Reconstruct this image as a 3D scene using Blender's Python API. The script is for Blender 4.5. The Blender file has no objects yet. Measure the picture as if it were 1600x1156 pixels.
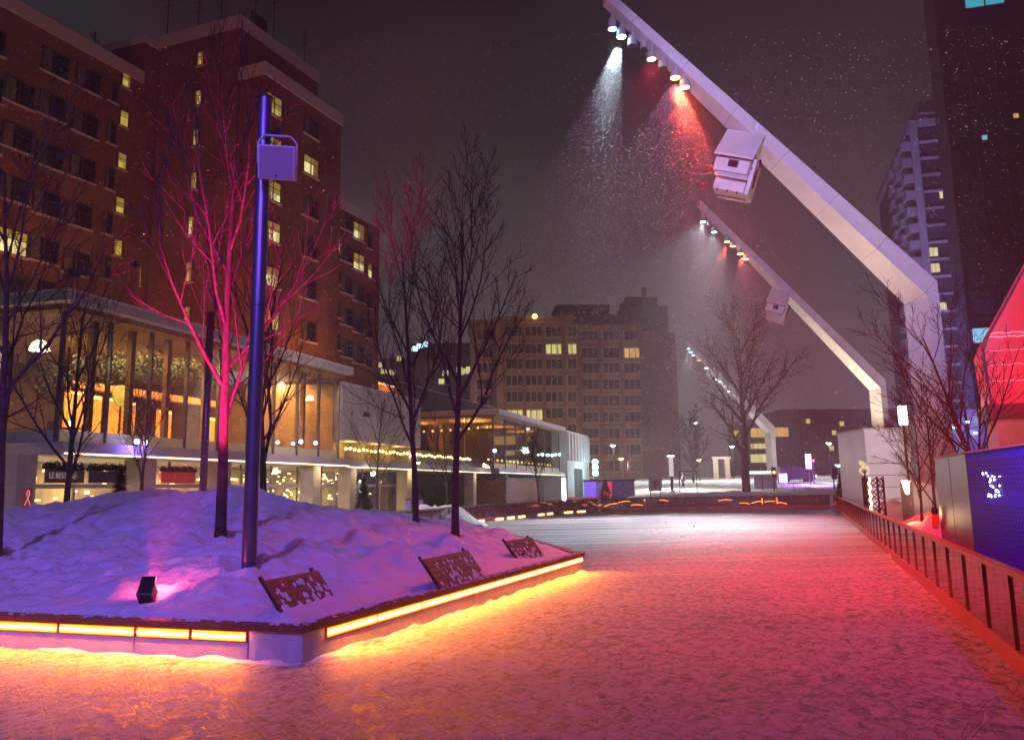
import bpy, math, random
from math import sin, cos, tan, pi, sqrt, radians as R
from mathutils import Vector as V, Matrix, noise
import numpy as np

sc = bpy.context.scene
col_ = sc.collection

# ------------------------------------------------------------------ camera
FPX, CX, CY, H = 1350.0, 800.0, 533.0, 2.0
TH, RO = R(9.67), 0.0155
F_ = V((0, cos(TH), sin(TH))); R0 = V((1, 0, 0)); U0 = V((0, -sin(TH), cos(TH)))
RI = R0 * cos(RO) - U0 * sin(RO); UP = R0 * sin(RO) + U0 * cos(RO)
cam = bpy.data.cameras.new('camera'); cam_o = bpy.data.objects.new('camera', cam); col_.objects.link(cam_o)
m3 = Matrix((RI, UP, -F_)).transposed()
cam_o.matrix_world = Matrix.Translation((0, 0, H)) @ m3.to_4x4()
cam.sensor_width = 36; cam.lens = FPX / 1600 * 36; cam.shift_y = -45 / 1600
cam.clip_end = 3000; cam.clip_start = .1
sc.camera = cam_o
O_ = V((0, 0, H))

def ray(px, py):
    return F_ + RI * ((px - CX) / FPX) + UP * ((CY - py) / FPX)
def ground(px, py, z=0.0):
    d = ray(px, py); t = (z - H) / d.z
    return O_ + d * t
def hd(px):                                   # horizontal direction of an image column at the horizon
    dx = (px - CX) / FPX; dy = -(F_.z + RI.z * dx) / UP.z
    d = F_ + RI * dx + UP * dy
    return V((d.x, d.y, 0))
def col(px, Y, z=0.0):
    d = hd(px); return V((d.x / d.y * Y, Y, z))
def zat(p, py):                               # height of image row py above point p
    dy = (CY - py) / FPX
    X, Y = p[0], p[1]
    return H - (X * UP.x + Y * UP.y - dy * (X * F_.x + Y * F_.y)) / (UP.z - dy * F_.z)
def hit(P, d, px, py):                        # ray against the vertical plane through P along d
    q = V((-d[1], d[0], 0)); r = ray(px, py)
    t = q.dot(V(P) - O_) / q.dot(r)
    return O_ + r * t
def along(P, s, px):                          # distance along s from P where column px meets it
    d = hd(px)
    # P + a s = t d
    det = s[0] * (-d.y) + d.x * s[1]
    return ((-P[0]) * (-d.y) + d.x * (-P[1])) / det

# ------------------------------------------------------------------ materials
MATS = {}
def nd(nt, t, **k):
    n = nt.nodes.new(t)
    for a, b in k.items(): setattr(n, a, b)
    return n
def mat(name, c, rough=.6, metal=0, var=.0, vs=3.0, c2=None, bump=0, bs=20, em=None, es=0, spec=.5, trans=0, coat=0, stretch=None, detail=5):
    if name in MATS: return MATS[name]
    m = bpy.data.materials.new(name); m.use_nodes = True; nt = m.node_tree
    b = nt.nodes['Principled BSDF']; L = nt.links.new
    b.inputs['Base Color'].default_value = (*c, 1); b.inputs['Roughness'].default_value = rough
    b.inputs['Metallic'].default_value = metal; b.inputs['Specular IOR Level'].default_value = spec
    if coat: b.inputs['Coat Weight'].default_value = coat
    g = nd(nt, 'ShaderNodeTexCoord'); src = g.outputs['Object']
    if stretch:
        mp = nd(nt, 'ShaderNodeMapping'); L(src, mp.inputs[0]); mp.inputs['Scale'].default_value = stretch; src = mp.outputs[0]
    if var or c2:
        n = nd(nt, 'ShaderNodeTexNoise'); n.inputs['Scale'].default_value = vs; n.inputs['Detail'].default_value = detail
        L(src, n.inputs['Vector'])
        mx = nd(nt, 'ShaderNodeMix', data_type='RGBA')
        c2 = c2 or tuple(max(0, x * (1 - var)) for x in c)
        mx.inputs[6].default_value = (*c, 1); mx.inputs[7].default_value = (*c2, 1)
        rp = nd(nt, 'ShaderNodeMapRange'); rp.inputs[1].default_value = .35; rp.inputs[2].default_value = .65
        L(n.outputs[0], rp.inputs[0]); L(rp.outputs[0], mx.inputs[0]); L(mx.outputs[2], b.inputs['Base Color'])
    if bump:
        n2 = nd(nt, 'ShaderNodeTexNoise'); n2.inputs['Scale'].default_value = bs; n2.inputs['Detail'].default_value = 6
        L(src, n2.inputs['Vector'])
        bp = nd(nt, 'ShaderNodeBump'); bp.inputs['Strength'].default_value = bump; bp.inputs['Distance'].default_value = .05
        L(n2.outputs[0], bp.inputs['Height']); L(bp.outputs[0], b.inputs['Normal'])
    if em:
        b.inputs['Emission Color'].default_value = (*em, 1); b.inputs['Emission Strength'].default_value = es
    MATS[name] = m; return m

def glassmat(name, tint=(1, 1, 1), refl=.18, rough=.02, diffuse_film=0.0, gr=.5, gc=(.75, .75, .8)):
    m = bpy.data.materials.new(name); m.use_nodes = True; nt = m.node_tree; L = nt.links.new
    nt.nodes.remove(nt.nodes['Principled BSDF']); out = nt.nodes['Material Output']
    t = nd(nt, 'ShaderNodeBsdfTransparent'); t.inputs[0].default_value = (*tint, 1)
    g = nd(nt, 'ShaderNodeBsdfGlossy'); g.inputs['Roughness'].default_value = rough; g.inputs[0].default_value = (.95, .95, .95, 1)
    fr = nd(nt, 'ShaderNodeLayerWeight'); fr.inputs[0].default_value = .35
    mr = nd(nt, 'ShaderNodeMapRange'); mr.inputs[3].default_value = refl; mr.inputs[4].default_value = gr
    mx = nd(nt, 'ShaderNodeMixShader'); L(fr.outputs['Facing'], mr.inputs[0]); L(mr.outputs[0], mx.inputs[0])
    L(t.outputs[0], mx.inputs[1]); L(g.outputs[0], mx.inputs[2]); last = mx.outputs[0]
    if diffuse_film:  # patchy diffuse layer mixed over the glass
        d = nd(nt, 'ShaderNodeBsdfDiffuse'); d.inputs[0].default_value = (*gc, 1)
        n = nd(nt, 'ShaderNodeTexNoise'); n.inputs['Scale'].default_value = 4
        q = nd(nt, 'ShaderNodeMapRange'); q.inputs[1].default_value = .3; q.inputs[2].default_value = .75; q.inputs[3].default_value = diffuse_film * .4; q.inputs[4].default_value = diffuse_film * 1.5
        L(n.outputs[0], q.inputs[0]); m2 = nd(nt, 'ShaderNodeMixShader'); L(q.outputs[0], m2.inputs[0]); L(last, m2.inputs[1]); L(d.outputs[0], m2.inputs[2]); last = m2.outputs[0]
    L(last, out.inputs[0]); return m

def snowmat():
    m = mat('snow', (.82, .83, .86), rough=.75, spec=.3)
    nt = m.node_tree; b = nt.nodes['Principled BSDF']; L = nt.links.new
    g = nd(nt, 'ShaderNodeTexCoord')
    n = nd(nt, 'ShaderNodeTexNoise'); n.inputs['Scale'].default_value = 2.2; n.inputs['Detail'].default_value = 8; n.inputs['Roughness'].default_value = .62
    n2 = nd(nt, 'ShaderNodeTexNoise'); n2.inputs['Scale'].default_value = 60; n2.inputs['Detail'].default_value = 3
    L(g.outputs['Object'], n.inputs['Vector']); L(g.outputs['Object'], n2.inputs['Vector'])
    b1 = nd(nt, 'ShaderNodeBump'); b1.inputs['Strength'].default_value = .8; b1.inputs['Distance'].default_value = .2
    b2 = nd(nt, 'ShaderNodeBump'); b2.inputs['Strength'].default_value = .35; b2.inputs['Distance'].default_value = .02
    L(n.outputs[0], b1.inputs['Height']); L(n2.outputs[0], b2.inputs['Height']); L(b1.outputs[0], b2.inputs['Normal']); L(b2.outputs[0], b.inputs['Normal'])
    return m

def icemat():
    """Skated ice: frosty white snow dust over dark wet ice, gaps darkened as shade; reflected light is painted in streaks across the rink, skate marks curve."""
    m = mat('ice', (.7, .72, .76), rough=.4)
    nt = m.node_tree; b = nt.nodes['Principled BSDF']; L = nt.links.new
    g = nd(nt, 'ShaderNodeTexCoord'); pos = g.outputs['Object']
    def noise_(sx, sy, rot, scale, detail=6, dist=0., rough=.6):
        mp = nd(nt, 'ShaderNodeMapping'); mp.vector_type = 'TEXTURE'; mp.inputs['Scale'].default_value = (1 / sx, 1 / sy, 1); mp.inputs['Rotation'].default_value = (0, 0, rot)
        L(pos, mp.inputs[0]); n = nd(nt, 'ShaderNodeTexNoise'); n.inputs['Scale'].default_value = scale; n.inputs['Detail'].default_value = detail
        n.inputs['Distortion'].default_value = dist; n.inputs['Roughness'].default_value = rough; L(mp.outputs[0], n.inputs['Vector']); return n.outputs[0]
    def rng(x, a, b_, c, d):
        r = nd(nt, 'ShaderNodeMapRange'); L(x, r.inputs[0])
        for i, v in zip((1, 2, 3, 4), (a, b_, c, d)): r.inputs[i].default_value = v
        return r.outputs[0]
    def math_(op, a, b_):
        r = nd(nt, 'ShaderNodeMath', operation=op)
        for i, v in ((0, a), (1, b_)):
            if isinstance(v, (int, float)): r.inputs[i].default_value = v
            else: L(v, r.inputs[i])
        return r.outputs[0]
    s = noise_(.03, 1.2, R(6), 1.0, 4, .3, .7)           # long streaks of reflected light painted across the rink
    s2 = noise_(.06, 3.4, R(9), 1.0, 3, .2, .6)
    stripes = math_('ADD', math_('MULTIPLY', s, .65), math_('MULTIPLY', s2, .35))
    sep = nd(nt, 'ShaderNodeSeparateXYZ'); L(pos, sep.inputs[0])
    far = rng(sep.outputs[1], 15, 46, 0, 1)
    chop = noise_(2.2, 1.0, R(-22), 3.6, 10, .6, .70)      # scuffed snow near the camera
    chop2 = noise_(5.0, 1.0, R(35), 3.2, 8, .5, .68)
    patch = noise_(.35, .6, R(-18), 1.0, 4, .6, .6)
    scr = math_('ADD', math_('ADD', math_('MULTIPLY', chop, .6), math_('MULTIPLY', chop2, .25)), math_('MULTIPLY', patch, .15))
    mixh = nd(nt, 'ShaderNodeMix'); L(far, mixh.inputs[0]); L(rng(scr, .42, .53, .05, 1), mixh.inputs[2]); L(rng(stripes, .46, .56, -.35, 1), mixh.inputs[3])
    cov = mixh.outputs[0]
    mx = nd(nt, 'ShaderNodeMix', data_type='RGBA'); L(cov, mx.inputs[0])
    mx.inputs[6].default_value = (.10, .09, .16, 1); mx.inputs[7].default_value = (.80, .81, .86, 1)  # dark gaps painted as the shade between lit snow facets
    L(mx.outputs[2], b.inputs['Base Color'])
    # skate cuts: thin curved lines
    def cuts(rot, sc_, wd):
        q = noise_(1.6, .16, R(rot), sc_, 2, .15, .5); return rng(math_('ABSOLUTE', math_('SUBTRACT', q, .5), 0), 0, wd, 1, 0)
    ln = math_('MAXIMUM', math_('MAXIMUM', cuts(28, 1.2, .006), cuts(-36, 1.4, .006)), math_('MAXIMUM', cuts(66, 1.1, .005), cuts(-68, 1.3, .006)))
    ln = math_('MULTIPLY', ln, rng(far, 0, 1, 1, .25))
    mx2 = nd(nt, 'ShaderNodeMix', data_type='RGBA'); L(math_('MULTIPLY', ln, .22), mx2.inputs[0]); L(mx.outputs[2], mx2.inputs[6]); mx2.inputs[7].default_value = (.12, .12, .17, 1)
    L(mx2.outputs[2], b.inputs['Base Color'])
    L(rng(cov, 0, 1, .42, .72), b.inputs['Roughness'])
    bp = nd(nt, 'ShaderNodeBump'); bp.inputs['Strength'].default_value = .95
    L(rng(far, 0, 1, .26, .012), bp.inputs['Distance'])
    L(math_('SUBTRACT', scr, math_('MULTIPLY', ln, .22)), bp.inputs['Height'])
    L(bp.outputs[0], b.inputs['Normal'])
    return m

def brickmat(name, c1, c2, mortar, scale=1.0, bw=.24, bh=.08):
    m = mat(name, c1, rough=.85, spec=.2); nt = m.node_tree; b = nt.nodes['Principled BSDF']; L = nt.links.new
    g = nd(nt, 'ShaderNodeTexCoord'); sep = nd(nt, 'ShaderNodeSeparateXYZ'); L(g.outputs['Object'], sep.inputs[0])
    ad = nd(nt, 'ShaderNodeMath', operation='ADD'); L(sep.outputs[0], ad.inputs[0]); L(sep.outputs[1], ad.inputs[1])
    cb = nd(nt, 'ShaderNodeCombineXYZ'); L(ad.outputs[0], cb.inputs[0]); L(sep.outputs[2], cb.inputs[1])
    br = nd(nt, 'ShaderNodeTexBrick'); L(cb.outputs[0], br.inputs[0]); br.inputs['Scale'].default_value = scale
    br.inputs['Color1'].default_value = (*c1, 1); br.inputs['Color2'].default_value = (*c2, 1); br.inputs['Mortar'].default_value = (*mortar, 1)
    br.inputs['Brick Width'].default_value = bw; br.inputs['Row Height'].default_value = bh; br.inputs['Mortar Size'].default_value = .012
    n = nd(nt, 'ShaderNodeTexNoise'); n.inputs['Scale'].default_value = .35; n.inputs['Detail'].default_value = 8; L(g.outputs['Object'], n.inputs['Vector'])
    mr = nd(nt, 'ShaderNodeMapRange'); mr.inputs[1].default_value = .3; mr.inputs[2].default_value = .7; mr.inputs[3].default_value = .6; mr.inputs[4].default_value = 1.2; L(n.outputs[0], mr.inputs[0])
    vm = nd(nt, 'ShaderNodeVectorMath', operation='SCALE'); L(br.outputs[0], vm.inputs[0]); L(mr.outputs[0], vm.inputs['Scale']); L(vm.outputs[0], b.inputs['Base Color'])
    return m

def emis(name, c, s):
    return mat(name, tuple(min(.8, x) for x in c), em=c, es=s, rough=.4)

SNOW = snowmat(); ICE = icemat()
WHITE = mat('white_painted_steel', (.74, .74, .76), rough=.42, var=.12, vs=.8, bump=.05, bs=6)
CONC = mat('white_concrete', (.62, .60, .60), rough=.75, var=.18, vs=5, bump=.25, bs=40)
FASC = mat('white_fascia_panel', (.62, .60, .62), rough=.55, var=.15, vs=.7)
TRIM = mat('red_brown_wood', (.22, .07, .045), rough=.5, var=.5, vs=6, stretch=(1, 8, 8), bump=.3, bs=14)
RAILM = mat('red_lit_rail', (.42, .06, .05), rough=.4, var=.3, vs=5)  # reddish wood with the red lamp light put into its colour
SLAT = mat('dark_red_wood', (.16, .035, .03), rough=.55, var=.45, vs=8, bump=.3, bs=18)
DARKM = mat('dark_metal', (.035, .035, .04), rough=.45, metal=.6)
POLE = mat('dark_steel_pole', (.16, .15, .26), rough=.34, metal=.7, var=.2, vs=2)  # blue of the nearby light put into the steel colour
MULL = mat('aluminium_mullion', (.16, .15, .17), rough=.4, metal=.6)
STEEL = mat('brushed_steel', (.17, .17, .21), rough=.42, metal=.95, var=.15, vs=1.3, stretch=(1, 1, 12))
BARK = mat('bark', (.095, .07, .065), rough=.9, var=.5, vs=12, bump=.5, bs=30, spec=.2)
BARKF = mat('far_bark', (.07, .055, .05), rough=.95, spec=.1)
BRICK = brickmat('dark_red_brick', (.20, .075, .045), (.15, .055, .038), (.16, .12, .10))
OBRICK = brickmat('orange_brick', (.42, .17, .07), (.33, .12, .05), (.3, .22, .16), 1, .45, .16)
STONE = brickmat('tan_stone_brick', (.24, .16, .10), (.20, .13, .085), (.22, .17, .12), 1, .5, .22)
TOWERW = mat('pale_tower_concrete', (.36, .35, .40), rough=.8, var=.3, vs=.4)
TOWERD = mat('dark_tower_wall', (.05, .045, .06), rough=.6, var=.5, vs=.3)
BLACKG = mat('dark_curtain_glass', (.03, .03, .06), rough=.35, spec=.4, var=.5, vs=.2)
WFRAME = mat('brown_window_frame', (.05, .04, .04), rough=.6)
PANE_D = mat('dark_window_glass', (.015, .013, .018), rough=.08, spec=.7)
CURT = mat('pale_curtain', (.13, .12, .13), rough=.9, var=.5, vs=2.5, stretch=(6, 6, .3))
def litmat(name, c, s, c2=(.35, .25, .05), vs=2.2):
    m = mat(name, (.3, .28, .2), rough=.7); nt = m.node_tree; b = nt.nodes['Principled BSDF']; L = nt.links.new
    g = nd(nt, 'ShaderNodeTexCoord'); mp = nd(nt, 'ShaderNodeMapping'); mp.inputs['Scale'].default_value = (1.6, 1.6, .12); L(g.outputs['Object'], mp.inputs[0])
    n = nd(nt, 'ShaderNodeTexNoise'); n.inputs['Scale'].default_value = vs; n.inputs['Detail'].default_value = 4; n.inputs['Distortion'].default_value = .1; L(mp.outputs[0], n.inputs['Vector'])
    rp = nd(nt, 'ShaderNodeMapRange'); rp.inputs[1].default_value = .3; rp.inputs[2].default_value = .62; L(n.outputs[0], rp.inputs[0])
    mx = nd(nt, 'ShaderNodeMix', data_type='RGBA'); mx.inputs[6].default_value = (*c2, 1); mx.inputs[7].default_value = (*c, 1); L(rp.outputs[0], mx.inputs[0])
    L(mx.outputs[2], b.inputs['Emission Color']); b.inputs['Emission Strength'].default_value = s
    return m
PANE_Y = litmat('lit_window_yellow', (.90, .72, .09), .62, (.42, .30, .03))
PANE_W = litmat('lit_window_pale', (1, .92, .38), 1.0, (.30, .2, .05))
PANE_O = litmat('lit_window_orange', (1, .55, .1), .8)
GLASS = glassmat('clear_glass', (.97, .97, .97), .04, gr=.32)
GLASSR = glassmat('rink_glass', (.34, .17, .30), .16, .05, .26, .8, (.42, .13, .17))
GLASSF = glassmat('tinted_glass', (.6, .55, .5), .22, .03)
LEDB = emis('led_diffuser', (1, .09, .004), 8)
LEDM = emis('led_strip_orange', (1, .26, .016), 300)
LEDR = emis('led_strip_red', (1, .21, .010), 420)
LAMPW = emis('cold_lamp', (.75, 1, .95), 40)
LAMPR = emis('red_lamp', (1, .22, .04), 60)
LAMPY = emis('warm_lamp', (1, .7, .22), 14)
LAMPC = emis('cyan_lamp', (.4, .95, 1), 16)
LAMPV = emis('violet_lamp', (.45, .2, 1), 14)
STRIPW = emis('warm_light_line', (1, .78, .5), 3)
TANW = mat('tan_interior_wall', (.30, .16, .07), rough=.8, var=.4, vs=1.0)
WOODC = mat('wooden_ceiling', (.33, .19, .09), rough=.7, var=.3, vs=4, stretch=(1, 10, 1))
DARKI = mat('dark_interior', (.035, .025, .022), rough=.8)
BLIND = mat('lit_blind', (.3, .25, .1), rough=.9, em=(.75, .55, .08), es=.30)
BLIND2 = mat('lit_curtain', (.3, .2, .1), rough=.9, em=(.7, .42, .06), es=.2, var=.4, vs=6, stretch=(8, 8, .2))
LEAF = mat('dark_evergreen', (.018, .032, .016), rough=.8, var=.5, vs=5)
BLUEP = mat('blue_paint', (.05, .03, .62), rough=.38)
REDP = mat('red_glowing_tent', (.7, .02, .04), rough=.3)

# ------------------------------------------------------------------ mesh helpers
MASTW = mat('white_mast_paint', (.76, .75, .77), rough=.4, bump=.04, bs=5)
_nt = MASTW.node_tree; _b = _nt.nodes['Principled BSDF']; _g = nd(_nt, 'ShaderNodeTexCoord'); _sx = nd(_nt, 'ShaderNodeSeparateXYZ'); _nt.links.new(_g.outputs['Object'], _sx.inputs[0])
def _m(op, a, b_=None):
    r = nd(_nt, 'ShaderNodeMath', operation=op)
    for i, v in enumerate((a, b_)):
        if v is None: continue
        if isinstance(v, (int, float)): r.inputs[i].default_value = v
        else: _nt.links.new(v, r.inputs[i])
    return r.outputs[0]
_s = _m('LESS_THAN', _m('FRACT', _m('MULTIPLY', _m('SUBTRACT', _sx.outputs[0], _sx.outputs[2]), .235)), .012)
_n = nd(_nt, 'ShaderNodeTexNoise'); _n.inputs['Scale'].default_value = .9; _n.inputs['Detail'].default_value = 9; _n.inputs['Roughness'].default_value = .7; _nt.links.new(_g.outputs['Object'], _n.inputs['Vector'])
_f = _m('MAXIMUM', _m('MULTIPLY', _s, .7), _m('MULTIPLY', _m('SUBTRACT', _n.outputs[0], .42), 1.1))
_x = nd(_nt, 'ShaderNodeMix', data_type='RGBA'); _x.clamp_factor = True; _nt.links.new(_f, _x.inputs[0]); _x.inputs[6].default_value = (.78, .77, .79, 1); _x.inputs[7].default_value = (.42, .40, .41, 1); _nt.links.new(_x.outputs[2], _b.inputs['Base Color'])
class MB:
    def __init__(s): s.v = []; s.f = []; s.m = []; s.mi = 0
    def add(s, vs, fs):
        o = len(s.v); s.v += [tuple(p) for p in vs]; s.f += [tuple(i + o for i in f) for f in fs]; s.m += [s.mi] * len(fs); return s
    def box8(s, p):   # 4 bottom ccw, 4 top
        return s.add(p, [(3, 2, 1, 0), (4, 5, 6, 7), (0, 1, 5, 4), (1, 2, 6, 5), (2, 3, 7, 6), (3, 0, 4, 7)])
    def box(s, x0, x1, y0, y1, z0, z1):
        return s.box8([(x0, y0, z0), (x1, y0, z0), (x1, y1, z0), (x0, y1, z0), (x0, y0, z1), (x1, y0, z1), (x1, y1, z1), (x0, y1, z1)])
    def fb(s, O, a, b, a0, a1, b0, b1, z0, z1):     # box in a frame: along a, along b, world z
        q = [O + a * a0 + b * b0, O + a * a1 + b * b0, O + a * a1 + b * b1, O + a * a0 + b * b1]
        if a.x * b.y - a.y * b.x < 0: q = [q[1], q[0], q[3], q[2]]
        return s.box8([(p.x, p.y, z0) for p in q] + [(p.x, p.y, z1) for p in q])
    def ob(s, c, ax, ay, az, hx, hy, hz):           # oriented box
        c = V(c); P = []
        for k in (-1, 1):
            for i, j in ((-1, -1), (1, -1), (1, 1), (-1, 1)): P.append(c + ax * hx * i + ay * hy * j + az * hz * k)
        return s.box8(P)
    def tube(s, pts, rs, n=8, cap=True):
        pts = [V(p) for p in pts]; rings = []; prev = None
        for i, p in enumerate(pts):
            t = (pts[min(i + 1, len(pts) - 1)] - pts[max(i - 1, 0)])
            t = t.normalized() if t.length > 1e-9 else V((0, 0, 1))
            if prev is None: a = t.cross(V((0, 0, 1)) if abs(t.z) < .9 else V((1, 0, 0))).normalized()
            else:
                a = prev - t * prev.dot(t); a = a.normalized() if a.length > 1e-6 else t.orthogonal().normalized()
            prev = a; b = t.cross(a); r = rs[i] if hasattr(rs, '__len__') else rs
            rings.append([p + (a * cos(2 * pi * k / n) + b * sin(2 * pi * k / n)) * r for k in range(n)])
        vs = [q for r_ in rings for q in r_]; fs = []
        for i in range(len(pts) - 1):
            for k in range(n):
                k2 = (k + 1) % n; fs.append((i * n + k, i * n + k2, (i + 1) * n + k2, (i + 1) * n + k))
        if cap: fs.append(tuple(range(n - 1, -1, -1))); fs.append(tuple((len(pts) - 1) * n + k for k in range(n)))
        return s.add(vs, fs)
    def sphere(s, c, r, n=8, m=6, sz=1):
        c = V(c); vs = [c + V((0, 0, r * sz))]; fs = []
        for i in range(1, m):
            for k in range(n):
                a = pi * i / m; b = 2 * pi * k / n; vs.append(c + V((r * sin(a) * cos(b), r * sin(a) * sin(b), r * cos(a) * sz)))
        vs.append(c - V((0, 0, r * sz)))
        for k in range(n): fs.append((0, 1 + k, 1 + (k + 1) % n))
        for i in range(m - 2):
            for k in range(n):
                a = 1 + i * n; k2 = (k + 1) % n; fs.append((a + k, a + n + k, a + n + k2, a + k2))
        a = 1 + (m - 2) * n
        for k in range(n): fs.append((a + k, len(vs) - 1, a + (k + 1) % n))
        return s.add(vs, fs)
    def quad(s, a, b, c, d): return s.add([a, b, c, d], [(0, 1, 2, 3)])
    def build(s, name, mats, parent=None, smooth=False, bevel=0, label=None):
        me = bpy.data.meshes.new(name)
        me.from_pydata(s.v, [], s.f)
        mats = mats if isinstance(mats, (list, tuple)) else [mats]
        for m in mats: me.materials.append(m)
        if len(mats) > 1: me.polygons.foreach_set('material_index', s.m)
        if smooth: me.polygons.foreach_set('use_smooth', [True] * len(me.polygons))
        me.update()
        o = bpy.data.objects.new(name, me); col_.objects.link(o)
        if parent:
            o.parent = parent; o.matrix_parent_inverse = parent.matrix_basis.inverted()
        if bevel:
            b = o.modifiers.new('bevel', 'BEVEL'); b.width = bevel; b.segments = 2; b.limit_method = 'ANGLE'
        if label: o['label'] = label
        return o

def tag(o, label, cat=None, group=None, kind=None):
    if label: o['label'] = label
    if cat: o['category'] = cat
    if group: o['group'] = group
    if kind: o['kind'] = kind
    return o
def thing(name, loc, label, cat, group=None):
    o = bpy.data.objects.new(name, None); col_.objects.link(o); o.location = loc; o.empty_display_size = .2
    return tag(o, label, cat, group)
def copy_tree(o, parent=None):
    c = o.copy(); col_.objects.link(c); c.parent = parent
    for ch in list(o.children): copy_tree(ch, c)
    return c

def light(kind, loc, power, color, target=None, size=60, blend=.5, radius=.15, name='lamp'):
    d = bpy.data.lights.new(name, kind); o = bpy.data.objects.new(name, d); col_.objects.link(o)
    d.energy = power; d.color = color; o.location = loc
    if kind == 'SPOT': d.spot_size = R(size); d.spot_blend = blend
    if kind == 'AREA': d.shape = 'RECTANGLE'; d.size, d.size_y = radius
    else: d.shadow_soft_size = radius
    if target is not None:
        o.rotation_euler = (V(target) - V(loc)).to_track_quat('-Z', 'Y').to_euler()
    return o
Z = V((0, 0, 1)); X1_ = V((1, 0, 0))

# ------------------------------------------------------------------ world
w = bpy.data.worlds.new('World'); sc.world = w; w.use_nodes = True; nt = w.node_tree; L = nt.links.new
bg = nt.nodes['Background']
sky = nd(nt, 'ShaderNodeTexSky'); sky.sky_type = 'NISHITA'; sky.sun_disc = False; sky.sun_elevation = R(-6); sky.sun_rotation = R(200)
tc = nd(nt, 'ShaderNodeTexCoord'); sp = nd(nt, 'ShaderNodeSeparateXYZ'); L(tc.outputs['Generated'], sp.inputs[0])
n = nd(nt, 'ShaderNodeTexNoise'); n.inputs['Scale'].default_value = 2.2; n.inputs['Detail'].default_value = 5; L(tc.outputs['Generated'], n.inputs['Vector'])
ad = nd(nt, 'ShaderNodeMath', operation='MULTIPLY_ADD'); L(n.outputs[0], ad.inputs[0]); ad.inputs[1].default_value = .32; L(sp.outputs[2], ad.inputs[2])
cr = nd(nt, 'ShaderNodeValToRGB'); L(ad.outputs[0], cr.inputs[0]); e = cr.color_ramp.elements
e[0].position = .1; e[0].color = (.155, .12, .145, 1); e[1].position = .72; e[1].color = (.010, .0088, .012, 1)
for p_, c_ in ((.30, (.120, .100, .112)), (.45, (.078, .067, .076)), (.55, (.032, .027, .032))):
    x = cr.color_ramp.elements.new(p_); x.color = (*c_, 1)
adds = nd(nt, 'ShaderNodeMix', data_type='RGBA', blend_type='ADD'); adds.inputs[0].default_value = .02
L(cr.outputs[0], adds.inputs[6]); L(sky.outputs[0], adds.inputs[7]); L(adds.outputs[2], bg.inputs[0]); bg.inputs[1].default_value = .9

# ------------------------------------------------------------------ ground
mb = MB(); mb.quad((-900, -900, -.06), (900, -900, -.06), (900, 1500, -.06), (-900, 1500, -.06))
g_o = mb.build('ground', SNOW); tag(g_o, 'snow covered plaza ground', None, None, 'structure')
mb = MB(); NR = 40
rp_ = [(-40, -14), (-2.6, -14), (28.2, 77), (-7, 74.5), (-1.9, 54), (-5.8, 36), (-40, 20)]
mb.add([(x, y, 0) for x, y in rp_], [tuple(range(len(rp_)))])
ice_o = mb.build('ice_rink', ICE); tag(ice_o, 'skated ice surface of the rink', None, None, 'structure')

# park path and street beyond the far fence
mb = MB(); mb.quad((-70, 96, -.055), (110, 88, -.055), (130, 118, -.055), (-80, 130, -.055))
o = mb.build('road', mat('packed_snow_road', (.5, .5, .52), rough=.5, var=.4, vs=.5, bump=.3, bs=3)); tag(o, 'snow packed street beyond the rink', None, None, 'structure')

def slope_z(x, y):
    f = max(0, min(1, (x - 7) / 9)); f = f * f * (3 - 2 * f)
    g = max(0, min(1, (y - 83) / 5)); g = g * g * (3 - 2 * g)
    return -.08 + f * g * (1.15 + max(0, y - 87) * .036 + .12 * noise.noise(V((x * .15, y * .15, 2))))
mb = MB(); nx, ny = 60, 50
for j in range(ny + 1):
    for i in range(nx + 1):
        x = 4 + i * 1.6; y = 82 + j * 1.5 if True else 0; mb.v.append((x, y, slope_z(x, y)))
for j in range(ny):
    for i in range(nx): a = j * (nx + 1) + i; mb.f.append((a, a + 1, a + nx + 2, a + nx + 1)); mb.m.append(0)
o = mb.build('snow_slope', SNOW, smooth=True); tag(o, 'gently rising snow field beyond the rink', None, None, 'structure')
# ------------------------------------------------------------------ planter and snow mound
C0 = ground(472, 1038); E0 = ground(911, 892); A0 = ground(0, 1011); A1 = ground(397, 1033)
A0 = C0 + (A0 - C0).normalized() * 16
F0 = V((-.7, 34, 0)); G0 = V((-24, 34, 0))
poly = [C0, E0, F0, G0, A0]
def dist_in(x, y):
    d = 1e9
    for i in range(len(poly)):
        a, b = poly[i], poly[(i + 1) % len(poly)]
        ex, ey = b.x - a.x, b.y - a.y; l = sqrt(ex * ex + ey * ey)
        d = min(d, ((y - a.y) * ex - (x - a.x) * ey) / l)
    return d
BH = .43
DIPS = [(col(p, y_).x, y_) for p, y_ in ((347, 16.2), (650, 24.0), (711, 20.0), (2, 15.5), (393, 13.6), (238, 12.45))]
_r = random.Random(77); STEPS_ = []
for (x0, y0, x1, y1, n_) in ((-9.5, 13.0, -6.6, 13.6, 6),):
    for k in range(n_): STEPS_.append((x0 + (x1 - x0) * k / n_ + _r.gauss(0, .12) + .12 * (k % 2), y0 + (y1 - y0) * k / n_ + _r.gauss(0, .12)))
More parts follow.
